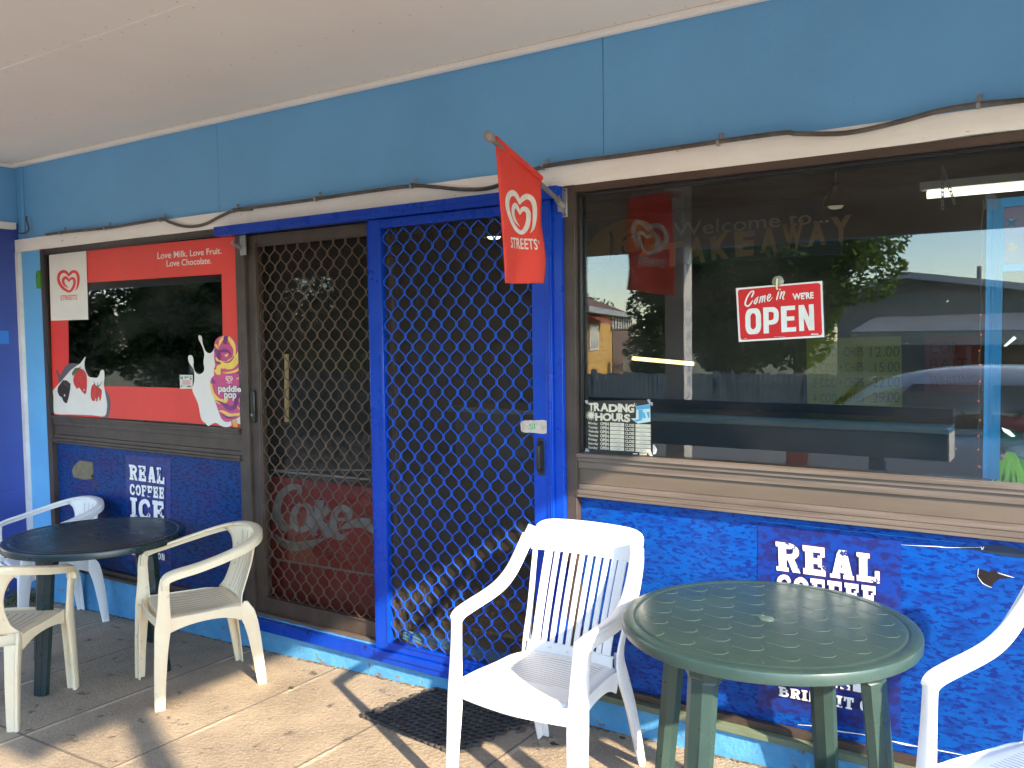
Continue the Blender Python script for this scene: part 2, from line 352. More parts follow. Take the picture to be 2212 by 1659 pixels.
# ================================================================ setting: ground
def concmat():
    m = M('concrete_paving', (.37, .295, .205), .85, (.24, .19, .132), 2.6, .38, .64, c3=(.09, .07, .058), ns3=8.5, lo3=.615, hi3=.68, bump=.9, bs=55, det=8)
    t = m.node_tree; N = t.nodes; L = t.links; b = N['Principled BSDF']
    cur = b.inputs['Base Color'].links[0].from_socket
    tc = N.new('ShaderNodeTexCoord'); sx = N.new('ShaderNodeSeparateXYZ'); L.new(tc.outputs['Object'], sx.inputs[0])
    wob = N.new('ShaderNodeTexNoise'); wob.inputs['Scale'].default_value = 14; L.new(tc.outputs['Object'], wob.inputs['Vector'])
    def math_(op, a, b_=None, c=None):
        n = N.new('ShaderNodeMath'); n.operation = op
        for i, q in enumerate((a, b_, c)):
            if q is None: continue
            if isinstance(q, (int, float)): n.inputs[i].default_value = q
            else: L.new(q, n.inputs[i])
        return n.outputs[0]
    def line(sock, per, off, wdt):
        a = math_('MULTIPLY_ADD', wob.outputs[0], .006, sock)
        a = math_('ADD', a, off); a = math_('MODULO', math_('ADD', a, per * 50), per)
        a = math_('ABSOLUTE', math_('SUBTRACT', a, per / 2))
        return math_('LESS_THAN', a, wdt)
    # sandy cement ridges between slabs, seen one way, and dark gaps the other way
    l1 = line(sx.outputs[0], .66, 2.61 + .33 - .006, .011); l2 = line(sx.outputs[0], .66, 2.61 + .33 + .012, .006)
    l3 = line(sx.outputs[1], 1.31, 1.31 * .5, .007)
    def mix(fac, A, c):
        x = N.new('ShaderNodeMix'); x.data_type = 'RGBA'; L.new(fac, x.inputs[0]); L.new(A, x.inputs[6]); x.inputs[7].default_value = c; return x.outputs[2]
    nz = N.new('ShaderNodeTexNoise'); nz.inputs['Scale'].default_value = 3.1; L.new(tc.outputs['Object'], nz.inputs['Vector'])
    br = N.new('ShaderNodeMapRange'); br.inputs[1].default_value = .4; br.inputs[2].default_value = .55; L.new(nz.outputs[0], br.inputs[0])
    # fine speckle
    sp = N.new('ShaderNodeTexNoise'); sp.inputs['Scale'].default_value = 130; sp.inputs['Detail'].default_value = 3; L.new(tc.outputs['Object'], sp.inputs['Vector'])
    sr = N.new('ShaderNodeMapRange'); sr.inputs[1].default_value = .45; sr.inputs[2].default_value = .68; sr.inputs[4].default_value = .38; L.new(sp.outputs[0], sr.inputs[0])
    cur = mix(sr.outputs[0], cur, (.58, .47, .34, 1))
    sp2 = N.new('ShaderNodeTexNoise'); sp2.inputs['Scale'].default_value = 75; sp2.inputs['Detail'].default_value = 6; L.new(tc.outputs['Object'], sp2.inputs['Vector'])
    sr2 = N.new('ShaderNodeMapRange'); sr2.inputs[1].default_value = .58; sr2.inputs[2].default_value = .72; sr2.inputs[4].default_value = .5; L.new(sp2.outputs[0], sr2.inputs[0])
    cur = mix(sr2.outputs[0], cur, (.20, .15, .11, 1))
    cur = mix(math_('MULTIPLY', l1, br.outputs[0]), cur, (.56, .46, .33, 1))
    cur = mix(math_('MULTIPLY', l2, .75), cur, (.12, .09, .07, 1))
    cur = mix(math_('MULTIPLY', l3, .7), cur, (.10, .078, .06, 1))
    L.new(cur, b.inputs['Base Color'])
    return m
m_conc = concmat()
m_asph = M('asphalt', (.19, .18, .165), .9, (.23, .215, .195), 3, bump=.4, bs=200)
m_grass = M('grass_ground', (.18, .19, .09), .95, (.27, .24, .14), 2, bump=.5, bs=40)
m_kerb = M('kerb_concrete', (.34, .32, .29), .85, (.27, .25, .22), 3, bump=.2)
def strip(name, y0, y1, z, mat, x0=-200, x1=200, thick=0, ny=1):
    xs = [x0] + [x for x in (-40, -6.34, 30) if x0 < x < x1] + [x1]
    g = MB(); cl = lambda x: gz(max(-40, min(30, x)))
    for i in range(len(xs) - 1):
        for j in range(ny):
            ya, yb = y0 + (y1 - y0) * j / ny, y0 + (y1 - y0) * (j + 1) / ny; a, b = xs[i], xs[i + 1]
            g.poly([(a, ya, cl(a) + z), (b, ya, cl(b) + z), (b, yb, cl(b) + z), (a, yb, cl(a) + z)])
            if thick and j == 0: g.poly([(a, ya, cl(a) + z - thick), (b, ya, cl(b) + z - thick), (b, ya, cl(b) + z), (a, ya, cl(a) + z)])
    return obj(name, g, mat, kind='structure', smooth=False)
strip('ground', -300, 100, -.60, m_grass)
strip('footpath', -4.05, .35, 0, m_conc, -60, 60)
strip('kerb', -4.2, -4.05, .0, m_kerb, -60, 60, .16)
strip('road', -12.0, -4.2, -.15, m_asph)
strip('verge', -15.0, -12.0, -.12, m_grass, thick=.1)
strip('back_yard', -80, -15.0, -.45, m_grass)
# ================================================================ the shop
XL, XR, ZC = -6.34, 3.4, 2.845
shop = thing('takeaway_shop', 'blue corner takeaway shop front with brown window frames and a cream awning ceiling', 'shop')
f = MB()                                              # fascia in three sheets with hair gaps, as the seams show
for a, b in ((XL, -4.166), (-4.164, -1.7275), (-1.7245, XR)): f.box(a, b, 0, .09, 2.30, ZC)
f.box(-6.27, -6.235, -.012, -.001, 2.33, ZC)          # cover strip near the corner
obj('fascia', f, m_fascia, shop, bevel=.0015)
# rough trim board with a wavy lower edge
tb = MB(); n = 160; xs = [XL + (XR - XL) * i / n for i in range(n + 1)]; rng = random.Random(3)
ph = [rng.uniform(0, 6) for _ in range(4)]
wv = lambda x: (.004 * math.sin(2.1 * x + ph[0]) + .003 * math.sin(5.3 * x + ph[1]) + .0015 * math.sin(19 * x + ph[2])) * (1 if x > -1.8 else .35)
sec = lambda x: [(x, -.026, 2.236 + wv(x)), (x, -.026, 2.322 + .3 * wv(x + 1)), (x, .0, 2.326 + .3 * wv(x + 1)), (x, .05, 2.326), (x, .05, 2.236 + wv(x)), (x, -.01, 2.233 + wv(x))]
k0 = 0
for x in xs: tb.v += sec(x)
for i in range(n):
    for k in range(6): tb.f.append((i * 6 + k, i * 6 + (k + 1) % 6, (i + 1) * 6 + (k + 1) % 6, (i + 1) * 6 + k))
tb.f += [tuple(range(6)), tuple(n * 6 + k for k in range(6))]
obj('trim_board', tb, m_trim, shop, smooth=False)
co = MB()                                             # cove bead between fascia and ceiling
co.sweep([(XL + .001, -.018, ZC - .012), (XR, -.018, ZC - .012)], (0, 1, 0), .04, .03, 8)
co.sweep([(XL + .018, -.02, ZC - .0125), (XL + .018, -3.25, ZC - .0125)], (1, 0, 0), .04, .03, 8)
obj('cornice', co, m_trim, shop)
ce = MB(); ce.box(XL + .002, .45, -3.3, .0, ZC, ZC + .05); ce.box(-13, XL + .0018, -3.3, -.31, ZC, ZC + .05)
jb = MB(); jb.sweep([(XL + .01, -1.165, ZC - .001), (.45, -1.165, ZC - .001)], (0, 1, 0), .007, .006, 6)
cl = obj('awning_ceiling', ce, m_ceil, shop, smooth=False); obj('joint_strip', jb, m_trim, cl)
nh = MB()
for k in range(46):
    for yy in (-.06, -.60, -1.13, -1.20, -1.75): nh.lathe([(0, -.0012), (.0045, -.0008), (.005, .001)], (XL + .2 + k * .15, yy, ZC), 8)
obj('nail_heads', nh, M('nail_head', (.62, .56, .48), .6), cl)['kind'] = 'stuff'
va = MB(); vi = MB(); vi.box(-13, .452, -3.300, -3.285, 2.275, ZC - .001); obj('valance_lining', vi, M('valance_lining', (.42, .36, .28), .7), shop, smooth=False); va.box(-13, .452, -3.36, -3.301, 2.27, 3.0); va.box(.452, .51, -3.36, .0, 2.33, 3.0)
obj('valance', va, m_fascia, shop, bevel=.003)
m_tin = M('roof_iron', (.42, .43, .42), .5, (.34, .35, .34), 3, metal=.3)
rf = MB(); rf.box(XL, .451, -3.3, -.01, 2.951, 3.01); rf.box(XL, XR, 0, 6, 3.0, 3.3); obj('roof', rf, m_tin, shop, smooth=False)
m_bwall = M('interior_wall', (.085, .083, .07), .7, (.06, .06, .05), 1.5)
# walls behind
wl = MB(); wl.box(XL, XR, .12, .2, 2.21, 2.31); wl.box(XL, XL + .08, .12, 5, -.2, 3); wl.box(XR - .1, XR, .12, 5, -.2, 3); wl.box(XL + .1, XR - .1, 4.2, 4.3, 0, 3)
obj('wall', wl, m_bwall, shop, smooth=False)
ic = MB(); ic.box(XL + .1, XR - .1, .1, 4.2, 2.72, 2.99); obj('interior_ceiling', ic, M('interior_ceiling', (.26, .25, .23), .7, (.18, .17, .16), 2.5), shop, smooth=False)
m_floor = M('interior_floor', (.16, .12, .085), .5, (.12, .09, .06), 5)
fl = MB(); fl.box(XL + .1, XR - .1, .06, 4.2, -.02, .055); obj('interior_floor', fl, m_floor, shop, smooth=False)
# plinth with rough lower edge
pl = MB(); rng = random.Random(5); n = 200; fr = []
for i in range(n + 1):
    x = XL + (XR - XL) * i / n; e = rng.uniform(0, .006)
    pl.v += [(x, -.035 + rng.uniform(-.0015, .0015), gz(x) - .05), (x, -.035 + rng.uniform(-.0015, .0015), .074 + rng.uniform(-.003, .002)), (x, .2, .074), (x, .2, -.3)]
for i in range(n):
    for k in range(3): pl.f.append((i * 4 + k, i * 4 + k + 1, (i + 1) * 4 + k + 1, (i + 1) * 4 + k))
obj('plinth', pl, m_plinth, shop)
def rects(name, L, mat, parent=shop, bevel=.0015, smooth=True):
    g = MB()
    for b in L: g.box(*b)
    return obj(name, g, mat, parent, bevel=bevel, smooth=smooth)
rects('side_strip', [(-6.302, -6.047, -.004, .1, gz(-6.2), 2.234)], m_lblue)
# olive sill and dark bottom rail below both panels
for nm, a, b in (('l', -6.04, -3.985), ('r', -1.90, XR)):
    rects('base_sill', [(a, b, -.052, .02, .0745, .092)] if nm == 'l' else [(a, b, -.055, .02, .0745, .10)], m_olive if nm == 'r' else m_brown)
    rects('bottom_rail', [(a, b, -.022, .02, .1005, .128)] if nm == 'r' else [(a, b, -.022, .02, .0925, .118)], m_brown)
def window(x0, x1, z0, z1, yo):
    w = rects('window', [(x0 - .05, x0, -.03, .05, .93, 2.236), (x0, x1, -.026, .05, z1, 2.2355)] + ([(x1, x1 + .03, yo - .006, .05, .93, 2.2358)] if x1 < 2 else []), m_brown)
    rects('glass', [(x0 + .001, x1 - .001, yo, yo + .006, z0 + .001, z1 - .001)], m_glass, w, bevel=0, smooth=False)
    rects('window_bead', [(x0 + .002, x1, yo - .024, yo - .002, z1 - .012, z1 - .0005), (x0 + .0005, x0 + .014, yo - .024, yo - .002, z0, z1 - .0125)], m_blackp, w)
    return w
win_l = window(-5.965, -4.02, 1.112, 2.205, -.012)
win_r = window(-1.85, XR, 1.112, 2.205, .02)
obj('head_lining', MB().box(-1.8495, XR, -.0275, -.0262, 2.2085, 2.2345), m_brownhead, win_r, smooth=False)
obj('mullion_clamp', MB().box(-1.9, -1.8505, -.0325, -.0302, 1.2, 2.0), m_brown, win_r)
# sills: rail / flat band / rail, with lips
for w, a, b, mb1, mb2 in ((win_l, -5.965, -4.02, m_brown, m_brown), (win_r, -1.8495, XR, m_brown2, m_brown3)):
    rects('sill_rail', [(a, b, -.034, .02, 1.096, 1.1115), (a, b, -.026, .02, 1.078, 1.0955), (a, b, -.018, .02, 1.046, 1.0775)], mb2, w)
    rects('sill_band', [(a, b, -.008, .02, .9815, 1.0455)], mb1, w, smooth=False)
    rects('lower_rail', [(a, b, -.016, .02, .957, .981), (a, b, -.026, .02, .938, .9565), (a, b, -.034, .02, .926, .9375)], mb2, w)
for b_ in [(-6.046, -6.016, -.012, .05, .08, 2.2359), (-4.0155, -3.985, -.028, .05, .08, .9295), (-6.0155, -5.9655, -.0295, .05, .08, .9298), (-1.9, -1.8505, -.0295, .05, .08, .9298)]: rects('side_frame', [b_], m_brown)
# printed panels below the windows
pnl_l = rects('blue_panel', [(-5.965, -4.016, .006, .03, .119, .9255)], M('panel_blue_left', (.001, .045, .20), .42, (.05, .014, .13), 4, .50, .75, stretch=(1, 1, 2.6), c3=(.004, .016, .09), ns3=30, lo3=.52, hi3=.55, det=14, spec=.2), smooth=False)
pnl_r = rects('blue_panel', [(-1.850, XR, .006, .03, .129, .9255)], m_panel, smooth=False)
# ---- security doors
def grille(x0, x1, z0, z1, y, mat, parent, p=.0875, q=.1045, r=.0025, depth=.008):
    """expanded diamond grille: neighbouring strands meet at flat nodes"""
    g = MB(); h = p / 2; n = int(math.ceil((x1 - x0) / h)) + 1; rows = int(math.ceil((z1 - z0) / (q / 2))) + 1
    for k in range(-1, n):
        pts = []
        for j in range(rows + 1):
            even = (j + k) % 2 == 0
            xa = x0 + (k if even else k + 1) * h + (.0034 if even else -.0034); zc = z0 + j * q / 2
            pts += [(xa, zc - .0105), (xa, zc + .0105)]
        path = []
        for i in range(len(pts) - 1):
            a, b = pts[i], pts[i + 1]
            if abs(a[0] - b[0]) < 1e-6: path.append(a); continue
            for t in (0, .22, .5, .78):
                s = t * t * (3 - 2 * t) * .55 + t * .45
                path.append((a[0] + (b[0] - a[0]) * s, a[1] + (b[1] - a[1]) * t))
        path.append(pts[-1])
        run = []
        def flush():
            if len(run) > 1: g.sweep([(a, y, b) for a, b in run], (0, 1, 0), depth, r * 2, 6, power=2.6)
            run.clear()
        for a, b in path:
            if x0 - .004 <= a <= x1 + .004 and z0 <= b <= z1: run.append((a, b))
            else: flush()
        flush()
    return obj('grille', g, mat, parent)
def frame(name, x0, x1, z0, z1, ix0, ix1, iz0, iz1, ya, yb, mat, parent=shop):
    return rects(name, [(x0, ix0, ya, yb, z0, z1), (ix1, x1, ya, yb, z0, z1), (ix0 + .0001, ix1 - .0001, ya + .001, yb, iz1, z1 - .0003), (ix0 + .0001, ix1 - .0001, ya + .001, yb, z0 + .0003, iz0)], mat, parent, bevel=.003)
bd = frame('brown_security_door', -3.93, -2.93, .09, 2.178, -3.848, -2.985, .175, 2.115, -.012, .028, m_brown)
rects('stile_lip', [(-3.868, -3.85, -.020, -.0125, .17, 2.13), (-3.85, -2.985, -.018, -.0125, .168, .176), (-3.85, -2.985, -.018, -.0125, 2.112, 2.120)], m_brown, bd)
rects('door_jamb', [(-3.984, -3.9305, -.030, .05, .08, 2.179), (-3.9303, -2.94, -.008, .03, .0745, .0895)], m_brown)
grille(-3.85, -2.98, .165, 2.125, .002, m_mesh_brown, bd)
rects('fly_screen', [(-3.85, -2.985, .0222, .0235, .17, 2.12)], m_fly, bd, 0, False)
hd = MB(); hd.box(-3.915, -3.885, -.030, -.0125, 1.15, 1.33); hh = obj('handle', hd, m_blackp, bd, bevel=.006)
obj('lock_knob', MB().tube([(-3.893, -.030, 1.195), (-3.893, -.043, 1.195)], .007, 10), m_galv, hh)
bl = frame('blue_security_door', -2.985, -1.975, .067, 2.178, -2.900, -2.045, .112, 2.135, -.062, -.030, m_blue)
rects('stile_groove', [(-2.986, -2.9825, -.0665, -.0625, .07, 2.175), (-2.912, -2.902, -.0665, -.0625, .106, 2.14), (-2.9, -2.045, -.0665, -.0625, .104, .112)], m_blue, bl)
grille(-2.902, -2.040, .10, 2.142, -.046, m_mesh_blue, bl, r=.0031)
rects('fly_screen', [(-2.900, -2.045, -.0322, -.031, .112, 2.135)], seethrough('fly_mesh_door', (.16, .12, .085), .10), bl, 0, False)
hd = MB()
P = [(-2.005, -.064, 1.155), (-2.005, -.088, 1.14), (-2.005, -.092, 1.09), (-2.005, -.088, 1.04), (-2.005, -.064, 1.025)]
hd.sweep(P, (1, 0, 0), .018, .010, 8); hd.box(-2.022, -1.988, -.066, -.0622, 1.01, 1.17); obj('handle', hd, m_blackp, bl, bevel=.001)
rects('blue_jamb', [(-1.9745, -1.945, -.066, .02, .067, 2.18), (-1.9445, -1.901, -.052, .02, .067, 2.18), (-1.957, -1.952, -.070, -.0665, .07, 2.17)], m_blue)
rects('head_track', [(-4.105, -1.902, -.088, -.032, 2.181, 2.232), (-4.104, -1.903, -.0915, -.0885, 2.207, 2.2305)], m_blue, bevel=.002)
bt = rects('bottom_track', [(-3.985, -1.901, -.071, -.0355, .006, .0665), (-2.985, -1.902, -.078, -.0712, .036, .066)], m_blue, bevel=.002)
z = Zm(400, 2400, 1.3825)
for px in ((1125, 125), (1437, 203), (1833, 302)):
    P = U(*z(*px), -.071); obj('bolt', MB().tube([(P.x, -.0705, P.z), (P.x, -.0745, P.z)], .0075, 12), m_blackp, bt)
# step and threshold between track and floor
rects('threshold', [(-3.985, -1.9, -.0345, .06, .0742, .0888)], m_brown3, bevel=.001)
# inner sliding door glass
gd = rects('inner_door', [(-3.96, -3.92, .055, .075, .09, 2.19), (-2.97, -2.93, .055, .075, .09, 2.19), (-3.919, -2.971, .056, .075, .091, .13), (-3.919, -2.971, .056, .075, 2.14, 2.19)], m_brown)
rects('door_glass', [(-3.92, -2.97, .062, .067, .13, 2.14)], m_glass2, gd, 0, False)
# corner board
rects('corner_board', [(-6.345, -6.303, -.028, .05, gz(-6.3) - .02, 2.2358)], m_white)
# ================================================================ neighbouring building
nb = thing('neighbouring_shop', 'deep blue rendered side wall of the next shop with a white gutter board above', 'shop')
g = MB(); g.box(-13, -6.3455, -.30, 5, -.6, 2.4398); obj('wall', g, m_purple, nb, smooth=False)
g = MB(); g.box(-13, -6.3402, -.30, .09, 2.44, 3.0); obj('fascia', g, m_fascia, nb, smooth=False)
g = MB(); g.box(-6.3455, -6.300, -.32, -.029, 2.392, 2.4395); obj('gutter_board', g, m_trim, nb, bevel=.004)
g = MB(); g.box(-6.3454, -6.3425, -.25, -.093, 1.60, 1.69); obj('patch', g, M('patch_blue', (.03, .19, .62), .5), nb, bevel=.001)
g = MB(); g.box(-6.3454, -6.3432, -.29, -.093, .58, .583); obj('sheet_joint', g, m_blackp, nb)
# ================================================================ cables
def cable(pts, label, rad=.0085, y=-.036, name='cable'):
    P = smoothpts([tuple(U(px, py, y)) for px, py in pts], 6)
    P = [(p[0], y + .003 * math.sin(p[0] * 7), p[2]) for p in P]
    return tag(obj(name, MB().tube(P, rad, 8), m_cable), label, 'cable')
za, zb, zc_ = Zm(0, 800, 1.659), Zm(850, 700, 1.276), Zm(2000, 0, 1.0886)
pts = [za(*p) for p in ((300, 205), (400, 193), (520, 180), (690, 163), (860, 137), (1050, 108), (1110, 125), (1180, 147), (1260, 152), (1340, 135), (1430, 90), (1527, 50), (1650, 40))]
pts += [zb(*p) for p in ((90, 162), (300, 135), (505, 106), (700, 78), (980, 42), (1100, 46), (1250, 58), (1400, 44))]
pts += [zc_(*p) for p in ((150, 716), (500, 665), (900, 608), (1170, 571), (1240, 573), (1400, 573), (1520, 558), (1700, 515), (1850, 475), (2020, 447), (2212, 430), (2500, 390))]
cb = cable(pts, 'grey cable clipped along the white trim board under the fascia')
for q, (zz, px) in enumerate([(za, (400, 178)), (za, (690, 146)), (za, (1050, 92)), (za, (1527, 30)), (zb, (505, 90)), (zb, (985, 24)), (zc_, (153, 700)), (zc_, (903, 592)), (zc_, (2018, 428))]):
    P = U(*zz(*px), -.03); c = MB(); c.box(P.x - .008, P.x + .008, -.006, -.0005, P.z - .004, P.z + .024)
    c.sweep([(P.x, -.006, P.z - .002), (P.x, -.040, P.z - .004), (P.x, -.047, P.z - .014), (P.x, -.040, P.z - .026), (P.x, -.028, P.z - .028)], (1, 0, 0), .014, .003, 6)
    c.tube([(P.x, -.0062, P.z + .015), (P.x, -.009, P.z + .015)], .003, 8)
    obj('cable_clip', c, m_galv, cb, bevel=.0008)
z8 = Zm(0, 600, 2.075)
cable([z8(*p) for p in ((215, 520), (213, 555), (228, 600), (230, 630), (212, 655), (180, 663), (150, 660))], 'short black cable end looping down in the left corner', .006, -.03, 'loose_cable')
# ================================================================ green peg on left frame
g = MB(); P = U(155 / 1.659 * .5486, (800 + 500 / 1.659) * .5486)
P0, P1 = U((240 / 1.659) * .5486, (800 + 442 / 1.659) * .5486, -.03), U((273 / 1.659) * .5486, (800 + 556 / 1.659) * .5486, -.03)
g.box(P0.x, P0.x + .03, -.035, -.0125, P1.z, P1.z + .02); g.box(P0.x, P0.x + .03, -.035, -.0125, P0.z - .03, P0.z); g.box(P0.x + .018, P1.x, -.040, -.0125, P1.z, P0.z); g.box(P0.x, P0.x + .006, -.038, -.0125, P1.z, P0.z - .02)
tag(obj('wall_bracket', g, M('green_plastic', (.07, .30, .03), .5, (.05, .22, .02), 9), bevel=.002), 'small bright green bracket on the left window frame', 'bracket')
# ================================================================ printed film on the left window
z1 = Zm(0, 800, 1.659); YG = -.0125
P1 = pxm(YG, z1)
film = Art(P1, .0005)
film.shape([(322, 330), (1558, 214), (1592, 1472), (1200, 1432), (345, 1385)], [[(443, 528), (1447, 463), (1462, 1215), (452, 1188)]])
poster = tag(obj('window_film', film, m_red, smooth=False), 'red ice cream window film framing a clear pane of the left window', 'window film')
t = Art(P1, .0015)
t.text('Love Milk. Love Fruit.', sub(P1, (1028, 322), (1445, 290), (1447, 330), (1028, 366)), off=.012)
t.text('Love Chocolate.', sub(P1, (1088, 373), (1380, 353), (1380, 395), (1088, 415)), off=.012)
for a, b in (((1028, 363.5), (1445, 328)),): pass
obj('slogan', t, m_card, poster, smooth=False)
# milk splash and ice pop
z5 = Zm(680, 1250, 3.53); P5 = pxm(YG, z5)
sp = Art(P5, .0016)
sp.shape([(372, 247), (400, 265), (410, 310), (415, 355), (440, 430), (470, 480), (520, 497), (560, 465), (580, 430), (640, 420), (700, 600), (760, 900), (900, 1300), (985, 1310), (985, 1470), (940, 1485),
          (820, 1440), (815, 1500), (740, 1527), (670, 1505), (600, 1465), (550, 1480), (495, 1510), (455, 1470), (410, 1435), (385, 1370), (355, 1210), (300, 1080), (272, 1000), (290, 930), (300, 860),
          (300, 770), (285, 710), (265, 680), (228, 630), (213, 570), (225, 530), (255, 525), (280, 550), (290, 620), (288, 670), (305, 740), (345, 782), (390, 785), (430, 750), (438, 700), (428, 620), (440, 520), (432, 470), (410, 400), (385, 350), (362, 305), (358, 262)], sm=4)
sp.shape([(945, 497), (966, 497), (966, 600), (955, 570)])
obj('milk_splash', sp, m_card, poster, smooth=False)
pp = Art(P5, .0030)
pp.shape([(700, 252), (760, 252), (830, 280), (895, 350), (935, 450), (955, 580), (970, 700), (978, 860), (985, 1050), (985, 1290), (960, 1350), (900, 1400), (840, 1430), (760, 1455), (700, 1430), (660, 1370), (600, 1200), (560, 1090), (535, 980), (522, 900), (540, 840), (575, 800), (570, 730), (590, 660), (575, 560), (578, 430), (590, 330), (640, 275)], sm=3)
pop = obj('ice_pop', pp, M('pop_magenta', (.62, .075, .20), .4, (.50, .06, .22), 12, coat=.3), poster, smooth=False)
yl = Art(P5, .0045)
for r in ([(640, 400, 10), (665, 330, 40), (700, 280, 30), (712, 258, 10)], [(760, 600, 8), (840, 560, 30), (860, 450, 34), (830, 360, 60), (790, 300, 50), (780, 265, 20)],
          [(600, 560, 20), (680, 640, 70), (800, 660, 120), (900, 560, 90), (930, 470, 40)], [(600, 720, 70), (640, 780, 50), (640, 690, 60), (720, 700, 20)], [(700, 770, 6), (800, 765, 26), (900, 730, 30), (960, 650, 26), (968, 600, 10)],
          [(880, 860, 6), (930, 840, 20), (975, 860, 14)], [(530, 920, 30), (560, 1050, 36), (640, 1160, 70), (730, 1160, 60), (770, 1100, 10)], [(640, 1300, 10), (700, 1310, 34), (800, 1360, 50), (900, 1350, 44), (955, 1330, 10)],
          [(975, 1080, 16), (935, 1110, 22), (940, 1180, 24), (978, 1220, 14)], [(880, 1160, 6), (900, 1240, 14), (970, 1310, 12)], [(582, 380, 8), (600, 385, 34), (640, 440, 12)], [(720, 520, 6), (745, 530, 28), (770, 500, 8)]):
    yl.ribbon(r, 5)
obj('swirl', yl, M('pop_yellow', (.83, .60, .10), .4, (.78, .50, .12), 14), pop, smooth=False)
pu = Art(P5, .0060)
for r in ([(735, 257, 50), (735, 300, 60), (720, 345, 40), (760, 370, 8)], [(640, 480, 14), (700, 460, 50), (770, 470, 26), (800, 520, 10)], [(580, 450, 30), (620, 480, 60), (640, 560, 40), (655, 600, 6)], [(700, 620, 6), (780, 620, 18), (840, 560, 14), (850, 520, 4)],
          [(590, 620, 16), (640, 630, 34), (672, 650, 6)], [(880, 780, 10), (930, 760, 50), (968, 760, 34)], [(930, 600, 8), (955, 640, 18), (962, 600, 6)], [(548, 850, 20), (570, 900, 50), (590, 910, 10)], [(600, 1150, 6), (700, 1200, 40), (790, 1260, 70), (860, 1240, 60), (890, 1130, 50), (950, 1060, 30), (980, 1050, 14)],
          [(680, 1350, 10), (760, 1390, 30), (850, 1385, 22), (890, 1370, 6)], [(940, 1230, 20), (970, 1280, 26)]):
    pu.ribbon(r, 5)
obj('purple_swirl', pu, M('pop_purple', (.13, .02, .13), .4, (.2, .04, .2), 14), pop, smooth=False)
st = Art(P5, .0050); st.shape([(825, 1448), (895, 1412), (905, 1520), (860, 1530), (838, 1505)])
obj('stick', st, M('pop_stick', (.62, .38, .10), .6), pop, smooth=False)
lg = Art(P5, .0076)
heart(lg, rectm(P5, 735, 812, 832, 895))
lg.text('STREETS', rectm(P5, 750, 902, 825, 918), off=.01)
obj('heart_mark', lg, M('pale_pink_ink', (.85, .6, .62), .5), pop, smooth=False)
for nm, mt, off, w in (('word_shadow', m_letteredge, .085, .0085), ('word', m_card, .035, .0095)):
    a = Art(P5, w); e = 8 if off > .05 else 0
    a.text('paddle', sub(P5, (630 - e, 930 - e), (952 + e, 955 - e), (952 + e, 1062 + e), (632 - e, 1068 + e)), off=off)
    a.text('pop', sub(P5, (712 - e, 1046 - e), (888 + e, 1052 - e), (884 + e, 1158 + e), (716 - e, 1150 + e)), off=off)
    obj(nm, a, mt, pop, smooth=False)
# tub with berries, bottom left of the window
z6 = Zm(180, 1380, 4.878); P6 = pxm(YG, z6)
a = Art(P6, .0010)
a.shape([(250, 600), (245, 520), (205, 430), (200, 385), (235, 385), (250, 450), (275, 470), (310, 430), (370, 310), (460, 250), (560, 250), (630, 300), (400, 620)], sm=4)
a.shape([(1140, 780), (1180, 800), (1225, 880), (1245, 1000), (1235, 1150), (1200, 1270), (1100, 1270)], sm=4)
obj('print_shadow', a, m_grey_sh, poster, smooth=False)
a = Art(P6, .0018)
a.shape([(128, 790), (210, 690), (300, 590), (400, 470), (490, 370), (600, 290), (670, 240), (720, 170), (765, 125), (745, 210), (745, 300), (770, 400), (830, 500), (900, 520), (990, 522), (1030, 460), (1050, 400), (1090, 370), (1120, 400), (1128, 520), (1120, 680), (1150, 850), (1178, 1010), (1175, 1120), (1130, 1262),
         (900, 1245), (500, 1230), (215, 1225), (145, 1160), (150, 1000), (148, 850)], sm=3)
tub = obj('tub_print', a, m_card, poster, smooth=False)
a = Art(P6, .0030)
a.shape([(680, 350), (740, 390), (780, 460), (792, 560), (792, 700), (765, 835), (700, 790), (640, 710), (600, 740), (545, 650), (528, 560), (560, 440), (620, 370)], sm=3)
a.shape([(920, 645), (960, 680), (1010, 710), (1075, 760), (1070, 870), (1045, 970), (1010, 900), (990, 985), (960, 960), (900, 970), (870, 900), (865, 800), (880, 700)], sm=3)
obj('berry', a, M('berry_red', (.50, .018, .018), .35, (.66, .05, .04), 55, .5, .6), tub, smooth=False)
a = Art(P6, .0042)
a.shape([(500, 430), (560, 340), (640, 330), (680, 310), (650, 360), (600, 400), (560, 450), (515, 490)])
a.ribbon([(915, 580, 4), (935, 630, 12), (960, 680, 20), (1000, 690, 16)]); a.ribbon([(1000, 610, 6), (1000, 660, 14), (1005, 700, 16)]); a.ribbon([(1088, 590, 6), (1050, 650, 12), (1005, 700, 16)])
obj('leaf', a, M('leaf_green', (.05, .13, .045), .5), tub, smooth=False)
a = Art(P6, .0036)
a.shape([(330, 570), (400, 575), (478, 640), (470, 740), (440, 900), (410, 1010), (370, 1010), (330, 960), (310, 900), (260, 870), (225, 790), (235, 700)])
obj('chocolate', a, M('chocolate', (.022, .012, .010), .4), tub, smooth=False)
a = Art(P6, .0048); a.ribbon([(325, 615, 10), (450, 700, 10)], 2); a.ribbon([(350, 590, 8), (468, 655, 8)], 2)
obj('chocolate_edge', a, M('chocolate_edge', (.18, .09, .08), .4), tub, smooth=False)
a = Art(P6, .0049); a.ribbon([(362, 840, 10), (362, 862, 28), (362, 885, 10)]); a.ribbon([(318, 935, 10), (320, 950, 26), (325, 960, 12)]); a.ribbon([(736, 742, 6), (738, 760, 24), (742, 775, 8)]); a.ribbon([(960, 920, 10), (960, 945, 20), (962, 960, 8)]); a.ribbon([(1020, 890, 8), (1018, 930, 24), (1025, 965, 10)])
